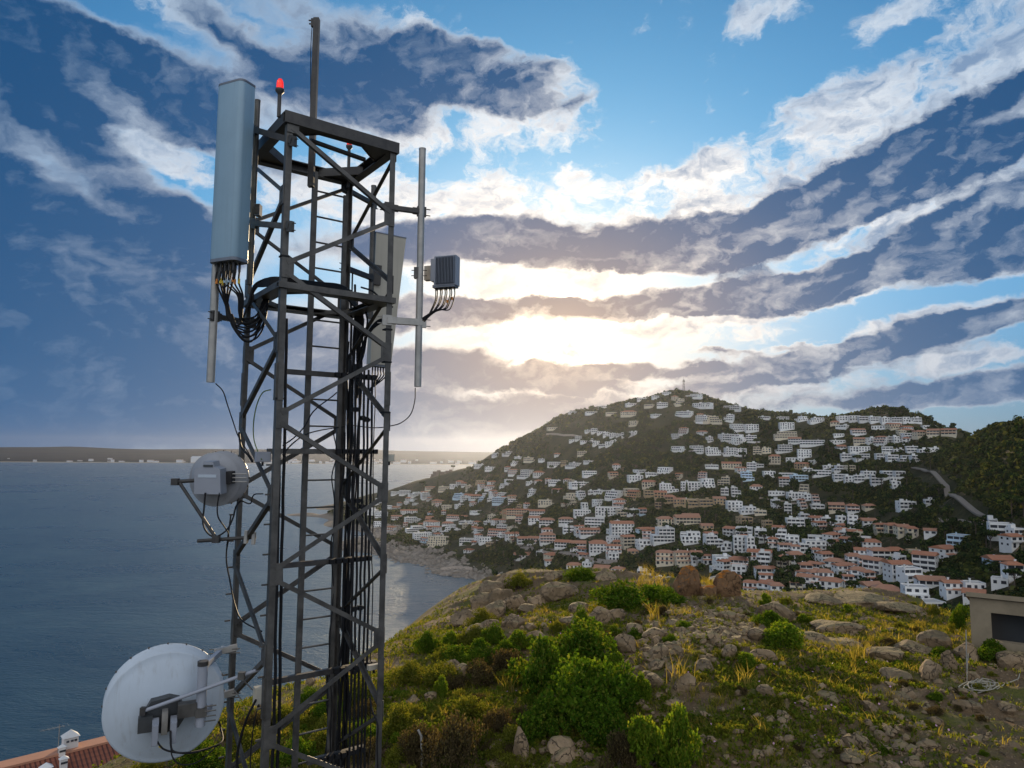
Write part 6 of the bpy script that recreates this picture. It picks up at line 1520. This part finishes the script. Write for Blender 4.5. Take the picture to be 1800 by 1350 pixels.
# ------------------------------------------------------------------ red beacons and lightning rod
def beacon(px, py_top, py_base, Y, pz, lab, s=1.0):
    b = at(px, py_base, Y); t = at(px, py_top, Y); h = t.z - b.z; e = empty('beacon', Vector((b.x, b.y, pz)), lab, 'lamp')
    r = h * .30
    child(MB().lathe([(r, 0), (r * 1.02, h * .45), (r * .9, h * .72), (r * .55, h * .93), (0, h)], b + z_ * .0, z_, 20), 'lens', M['red'], e)
    child(MB().lathe([(0, -.07), (r * .5, -.07), (r * .6, -.05), (r * 1.25, -.025), (r * 1.3, 0), (r * .9, .006), (0, .006)], b, z_, 20), 'base', M['steel_dark'], e)
    child(MB().tube([Vector((b.x, b.y, pz)), b - z_ * .06], .019 * s, 10), 'stem', M['steel_dark'], e)
beacon(492, 138, 157, 6.75, CAMZ + ZT - .05, 'red aviation beacon on a stem over the nearest tower corner')
beacon(614, 242, 256, 8.25, CAMZ + ZT - .2, 'red aviation beacon behind the top frame of the tower')
rp = at(553, 200, 7.45); rt = at(555, 33, 7.45); rp.x = rt.x = (rp.x + rt.x) / 2
rod = empty('lightning_mast', Vector((rp.x, rp.y, CAMZ + ZT - .5)), 'dark square mast rising above the tower top with a thin wire', 'mast')
child(MB().bar(Vector((rp.x, rp.y, CAMZ + ZT - .5)), Vector((rt.x, rt.y, rt.z)), .062), 'post', M['steel_dark'], rod)
child(MB().box(rt - z_ * .05 - Vector((.035, .0, 0)), (.05, .04, .09)).bar(rt - z_ * .02 - Vector((.09, 0, 0)), rt - z_ * .02, .012).bar(rt - z_ * .06 - Vector((.085, 0, 0)), rt - z_ * .06, .012), 'bracket', M['steel_dark'], rod)
child(MB().tube(smooth_pts([rt - z_ * .08 - Vector((.05, 0, 0)), rt - z_ * .35 - Vector((.055, 0, 0)), rt - z_ * .8 - Vector((.042, 0, 0)), rp + z_ * .2 - Vector((.04, 0, 0)), rp - Vector((.02, 0, .2))]), .0045, 5), 'wire', M['cable'], rod)

# ------------------------------------------------------------------ microwave dishes
def dish(c, ax, r, depth, root, mat_):
    """seen from behind: ax points away from the viewer, towards where the dish looks"""
    bowl = []
    for k in range(10): q = k / 9; bowl.append((r * .97 * q, depth * .55 * q * q - depth * .55))
    prof = bowl + [(r, .0), (r, depth * .9), (r * 1.015, depth * .9), (r * 1.015, depth * .96), (r * .97, depth * .97), (0, depth * 1.02)]
    child(MB().lathe(prof, c, ax, 56), 'reflector', mat_, root)
    rim = MB()
    for k in range(20):
        a = 2 * math.pi * k / 20; d = Vector(ax).normalized(); X = d.cross(z_).normalized(); Y = d.cross(X)
        p = c + (X * math.cos(a) + Y * math.sin(a)) * r * 1.02 + d * depth * .93; rim.box(p, (.012, .014, .018))
    child(rim, 'rim_clips', M['steel'], root)
# large dish low on the left: its back faces the camera
cL = at(290, 1243, 7.0); aL = Vector((-.42, .86, .10)).normalized()
dl = empty('microwave_dish', cL, 'large white microwave dish at the lower left, seen from behind', 'dish')
rL = 93 * 7.0 / 1235
dish(cL, aL, rL, .22, dl, M['dish'])
X = aL.cross(z_).normalized(); Yv = X.cross(aL)          # X to the right, Yv up
fr = cL - aL * (.22 * .55)
hubp = [(math.cos(R(a)) * .175 * s, math.sin(R(a)) * .175 * s) for a, s in [(10, 1), (50, 1.05), (80, 1.0), (130, 1.1), (165, 1.05), (190, 1.2), (205, 1.3), (225, 1.0), (270, .95), (315, 1.0), (345, 1.0)]]
o_ = fr - aL * .07; mb = MB(); n = len(hubp)
vs = [o_ + X * x + Yv * y for x, y in hubp] + [o_ + aL * .10 + X * x + Yv * y for x, y in hubp]
mb.add(vs, [tuple(range(n))[::-1], tuple(range(n, 2 * n))] + [(i, (i + 1) % n, n + (i + 1) % n, n + i) for i in range(n)]); child(mb, 'hub', M['dish_dark'], dl)
child(MB().box(o_ - aL * .04 + X * -.16 - Yv * .03, (.12, .06, .14), (X, aL, Yv)), 'side_lug', M['dish_dark'], dl)
for i, dx_ in enumerate((-.075, .075)):
    b = child(MB().box(o_ - aL * .10 + X * dx_ - Yv * .09, (.055, .14, .20), (X, aL, Yv)).box(o_ - aL * .175 + X * dx_ - Yv * .09, (.045, .012, .18), (X, aL, Yv)), 'radio_head', M['radio'], dl)
child(MB().box(o_ - aL * .05 + Yv * -.03, (.05, .10, .20), (X, aL, Yv)), 'waveguide', M['orange_tape' if False else 'steel_light'], dl)
# its mounting tube and arms
mp = at(356, 1222, 6.95); mt, mbm = at(357, 1164, 6.9), at(352, 1276, 6.9)
mtp = Vector((mt.x, mt.y, mt.z)); mbp = Vector((mt.x, mt.y, mbm.z))
pm = empty('dish_mount', mbp, 'steel tube with two arms carrying the large microwave dish', 'bracket')
child(MB().tube([mtp, mbp], .046, 14), 'tube', M['radio'], pm); child(MB().tube([mtp - z_ * .03, mtp + z_ * .012], .05, 14), 'cap', M['steel_dark'], pm)
for z1, (ax_, ay_) in ((mtp.z - .05, (392, 1172)), (mbp.z + .09, (392, 1263))):
    q = at(ax_, ay_, 7.55); q.z = z1; child(MB().bar(Vector((mtp.x, mtp.y, z1)), q, .045, .05), 'arm', M['radio'], pm)
    child(MB().bar(q + Vector((-.04, -.14, 0)), q + Vector((.16, -.05, .03)), .05, .06), 'clamp', M['steel_light'], pm)
    for s in (-.02, .02): child(MB().tube([q + Vector((-.1, -.12, s)), q + Vector((.20, -.08, s))], .006, 6), 'bolt', M['steel'], pm)
child(MB().box(mbp + z_ * .17 - X * .12, (.16, .08, .12), (X, aL, z_)).box(mbp + z_ * .14 - X * .0, (.10, .12, .08), (X, aL, z_)), 'pivot', M['steel'], pm)
for k in range(4): child(MB().tube([mbp + z_ * (.06 + .045 * k) + X * .03 - aL * .06, mbp + z_ * (.06 + .045 * k) + X * .13 - aL * .06], .006, 6), 'bolt', M['steel'], pm)
ss = empty('strut', at(455, 1180, 6.85), 'slanted grey steadying tube from the tower to the back of the large dish', 'strut')
s0, s1 = at(252, 1250, 6.72), at(457, 1176, 6.95); child(MB().tube([s0, s1], .017, 10), 'tube', M['radio'], ss)
child(MB().box(s0.lerp(s1, .0) , (.05, .04, .07)), 'end_fitting', M['steel_dark'], ss); child(MB().box(at(425, 1188, 6.9), (.06, .05, .07)), 'clamp', M['steel'], ss)
for (a, b) in (((430, 1198), (444, 1213)), ((412, 1213), (424, 1230))): child(MB().tube([at(a[0], a[1], 6.95), at(b[0], b[1], 6.9)], .006, 6), 'bolt', M['steel'], ss)
for i, (a, b) in enumerate((((272, 1286), (275, 1300)), ((300, 1284), (300, 1298)))):
    child(MB().tube(smooth_pts([at(a[0], a[1], 6.70), at(b[0] + 0, b[1], 6.68), at(290 + i * 14, 1318 + i * 2, 6.66), at(330, 1324 - i, 6.7), at(365, 1316, 6.9), at(390, 1303, 7.1), at(388, 1280, 7.3), at(385, 1268, 7.3)]), .009, 6), 'jumper_cable', M['cable'], dl)
child(MB().tube(smooth_pts([at(300, 1300, 6.7), at(303, 1330, 6.66), at(320, 1344, 6.7), at(350, 1338, 6.8), at(385, 1308, 7.1)]), .006, 6), 'jumper_cable', M['cable'], dl)
child(MB().tube([at(280, 1311, 6.67), at(284, 1314, 6.67)], .012, 8), 'tape_band', M['yellow_tape'], dl)
# smaller dish at the height of the horizon
cS = at(377, 843, 7.50); aS = Vector((-.10, .97, .06)).normalized(); aS = Vector((.12, .98, .08)).normalized()
ds = empty('microwave_dish', cS, 'smaller round microwave dish with a grey box on its back, level with the horizon', 'dish')
rS = 47 * 7.5 / 1235
dish(cS, aS, rS, .20, ds, M['dish2'])
X2 = aS.cross(z_).normalized(); Y2 = X2.cross(aS); f2 = cS - aS * .11
bc = at(369, 841, 7.30)
mb = MB(); w2, h2 = .145, .155
sh_ = [(-w2 * .86, h2), (w2 * .80, h2), (w2, h2 * .72), (w2, -h2), (-w2, -h2), (-w2, h2 * .72)]; sh_ = [(-w2, -h2), (w2, -h2), (w2 * .96, h2 * .66), (w2 * .5, h2 * .82), (w2 * .42, h2 * 1.15), (-w2 * .28, h2 * 1.15), (-w2 * .42, h2 * .82), (-w2 * .96, h2 * .66)]
vs = [bc - aS * .05 + X2 * x + Y2 * y for x, y in sh_] + [bc + aS * .07 + X2 * x + Y2 * y for x, y in sh_]; n = len(sh_)
mb.add(vs, [tuple(range(n))[::-1], tuple(range(n, 2 * n))] + [(i, (i + 1) % n, n + (i + 1) % n, n + i) for i in range(n)]); child(mb, 'radio_box', M['radio'], ds)
child(MB().box(bc - aS * .053 + Y2 * .135 + X2 * .01, (.10, .01, .022), (X2, aS, Y2)), 'grip_slot', M['dish_dark'], ds)
child(MB().box(bc - aS * .052 + Y2 * .03, (.20, .004, .03), (X2, aS, Y2)), 'embossed_plate', M['dish'], ds)
child(MB().box(bc + aS * .10 - X2 * .17, (.05, .07, .10), (X2, aS, Y2)).box(bc + aS * .10 + X2 * .17, (.06, .08, .13), (X2, aS, Y2)), 'mounting_bracket', M['steel_dark'], ds)
for i in range(3): child(MB().tube([bc + aS * .08 + X2 * .18 + Y2 * (-.04 + .04 * i), bc + aS * .08 + X2 * .36 + Y2 * (-.04 + .04 * i)], .007, 6), 'bolt', M['steel_light'], ds)
def t2(a, b, r, nm, e, m='steel_dark', Y=7.25, Y2_=None): return child(MB().tube([at(a[0], a[1], Y), at(b[0], b[1], Y2_ or Y)], r, 10), nm, M[m], e)
sa_ = empty('support_frame', at(435, 948, 7.3), 'dark tubular arm frame bracing the smaller dish', 'bracket')
t2((307, 847), (350, 844), .021, 'upper_tube', sa_, Y2_=7.3); t2((316, 849), (380, 946), .017, 'diagonal_tube', sa_); t2((347, 951), (450, 944), .019, 'lower_tube', sa_, Y2_=7.35)
for q in ((308, 847), (380, 948)): child(MB().box(at(q[0], q[1], 7.25), (.07, .05, .07)), 'clamp', M['steel_dark'], sa_)
child(MB().bar(at(434, 932, 7.3), at(432, 955, 7.3), .05, .03), 'clamp', M['steel_light'], sa_); child(MB().bar(at(447, 935, 7.3), at(445, 957, 7.3), .04, .03), 'clamp', M['steel_light'], sa_)
child(MB().tube(smooth_pts([at(361, 866, 7.25), at(359, 890, 7.25), at(357, 920, 7.25), at(366, 938, 7.25), at(380, 943, 7.25), at(398, 932, 7.3), at(409, 912, 7.4), at(415, 890, 7.5), at(424, 880, 7.6)]), .009, 6), 'jumper_cable', M['cable'], ds)
child(MB().tube(smooth_pts([at(386, 866, 7.25), at(382, 890, 7.25), at(384, 910, 7.25), at(396, 928, 7.3), at(402, 942, 7.35), at(398, 970, 7.5)]), .007, 6), 'jumper_cable', M['cable'], ds)

# ------------------------------------------------------------------ loose wires and small boxes
cable([at(379, 674, 7.1), at(392, 688, 7.15), at(400, 712, 7.3), at(410, 742, 7.5), at(418, 765, 7.6), at(430, 785, 7.5), at(445, 810, 7.3)], .006, 'thin wire sagging from the long tube to the left leg', name='earth_wire')
cable([at(730, 682, 7.5), at(729, 705, 7.5), at(722, 728, 7.5), at(707, 742, 7.5), at(690, 748, 7.5), at(660, 752, 7.8), at(620, 748, 8.1)], .006, 'thin wire sagging from the right tube to the right leg', name='earth_wire')
cable([at(476, 685, 6.85), at(462, 690, 6.9), at(452, 710, 6.95), at(446, 740, 7.0), at(446, 770, 7.05), at(453, 793, 7.0), at(460, 808, 6.95)], .006, 'greenish wire curving left of the nearest leg', m='cable_green', name='earth_wire')
cable([at(497, 783, 6.9), at(516, 770, 7.0), at(535, 750, 7.2), at(548, 727, 7.4), at(562, 713, 7.6), at(580, 700, 8.0), at(592, 690, 8.2)], .007, 'upper thin black wire crossing inside the tower', name='loose_wire')
cable([at(497, 800, 6.9), at(512, 782, 7.0), at(535, 765, 7.2), at(560, 757, 7.5), at(590, 752, 8.0), at(605, 750, 8.2)], .007, 'lower thin black wire crossing inside the tower', name='loose_wire')
cable([at(406, 905, 7.6), at(400, 950, 7.6), at(398, 985, 7.6), at(404, 1020, 7.6), at(412, 1060, 7.5), at(425, 1090, 7.3), at(460, 1110, 7.0)], .008, 'black cable down the outside of the left leg', name='loose_wire')
cable([at(450, 1230, 6.85), at(436, 1258, 6.85), at(425, 1290, 6.9), at(417, 1330, 6.95), at(420, 1380, 7.0)], .012, 'black cable bowing out from the small grey box', name='loose_wire')
cable([at(455, 1238, 6.85), at(447, 1270, 6.85), at(441, 1320, 6.9), at(440, 1380, 6.9)], .006, 'thin black wire beside the bowed cable', name='loose_wire')
cable([at(650, 1225, 7.5), at(655, 1250, 7.4), at(664, 1275, 7.35), at(663, 1310, 7.35), at(665, 1380, 7.35)], .009, 'black cable on the inner side of the right leg', name='loose_wire')
cable([at(420, 760, 7.6), at(424, 785, 7.55), at(436, 800, 7.4), at(444, 812, 7.35)], .012, 'taped cable end hanging on the left brace', name='loose_wire')
cable([at(424, 880, 7.6), at(440, 885, 7.4), at(446, 870, 7.3), at(462, 868, 7.0)], .007, 'wire looping from the smaller dish to the nearest leg', name='loose_wire')
def sbox(px, py, Y, s, m, lab, nm='junction_box'):
    c = at(px, py, Y); e = empty(nm, c, lab, 'box'); child(MB().box(c, s, (u_, v_, z_)), 'body', M[m], e); child(MB().box(c - v_ * (s[1] / 2 + .004), (s[0] * .86, .008, s[2] * .86), (u_, v_, z_)), 'lid', M[m], e)
    child(MB().tube([c - z_ * (s[2] / 2), c - z_ * (s[2] / 2 + .04)], .012, 8), 'gland', M['cable'], e)
sbox(684, 805, 7.5, (.10, .05, .075), 'radome_b', 'small tan box on the right leg level with the horizon')
sbox(462, 803, 7.0, (.14, .06, .10), 'radio', 'grey box left of the nearest leg level with the horizon')
sbox(455, 1222, 6.95, (.09, .07, .16), 'radome_b', 'small pale box left of the nearest leg beside the large dish')
sbox(657, 1172, 7.5, (.13, .05, .05), 'radome_b', 'small tan bracket box between bundle and right leg low down')
# black tape on the legs
for k, px, py in (('A', 491, 448), ('B', 693, 580), ('B', 691, 637), ('B', 688, 725), ('A', 486, 700)):
    P = pl(px, py, LEG[k]); P = at_z(LEG[k], P.z - CAMZ); a, b = sg[k]; child(MB().box(P + (u_ * a + v_ * b) * .032, (.082, .082, .016), (u_, v_, z_)), 'strap', M['cable'], tower)
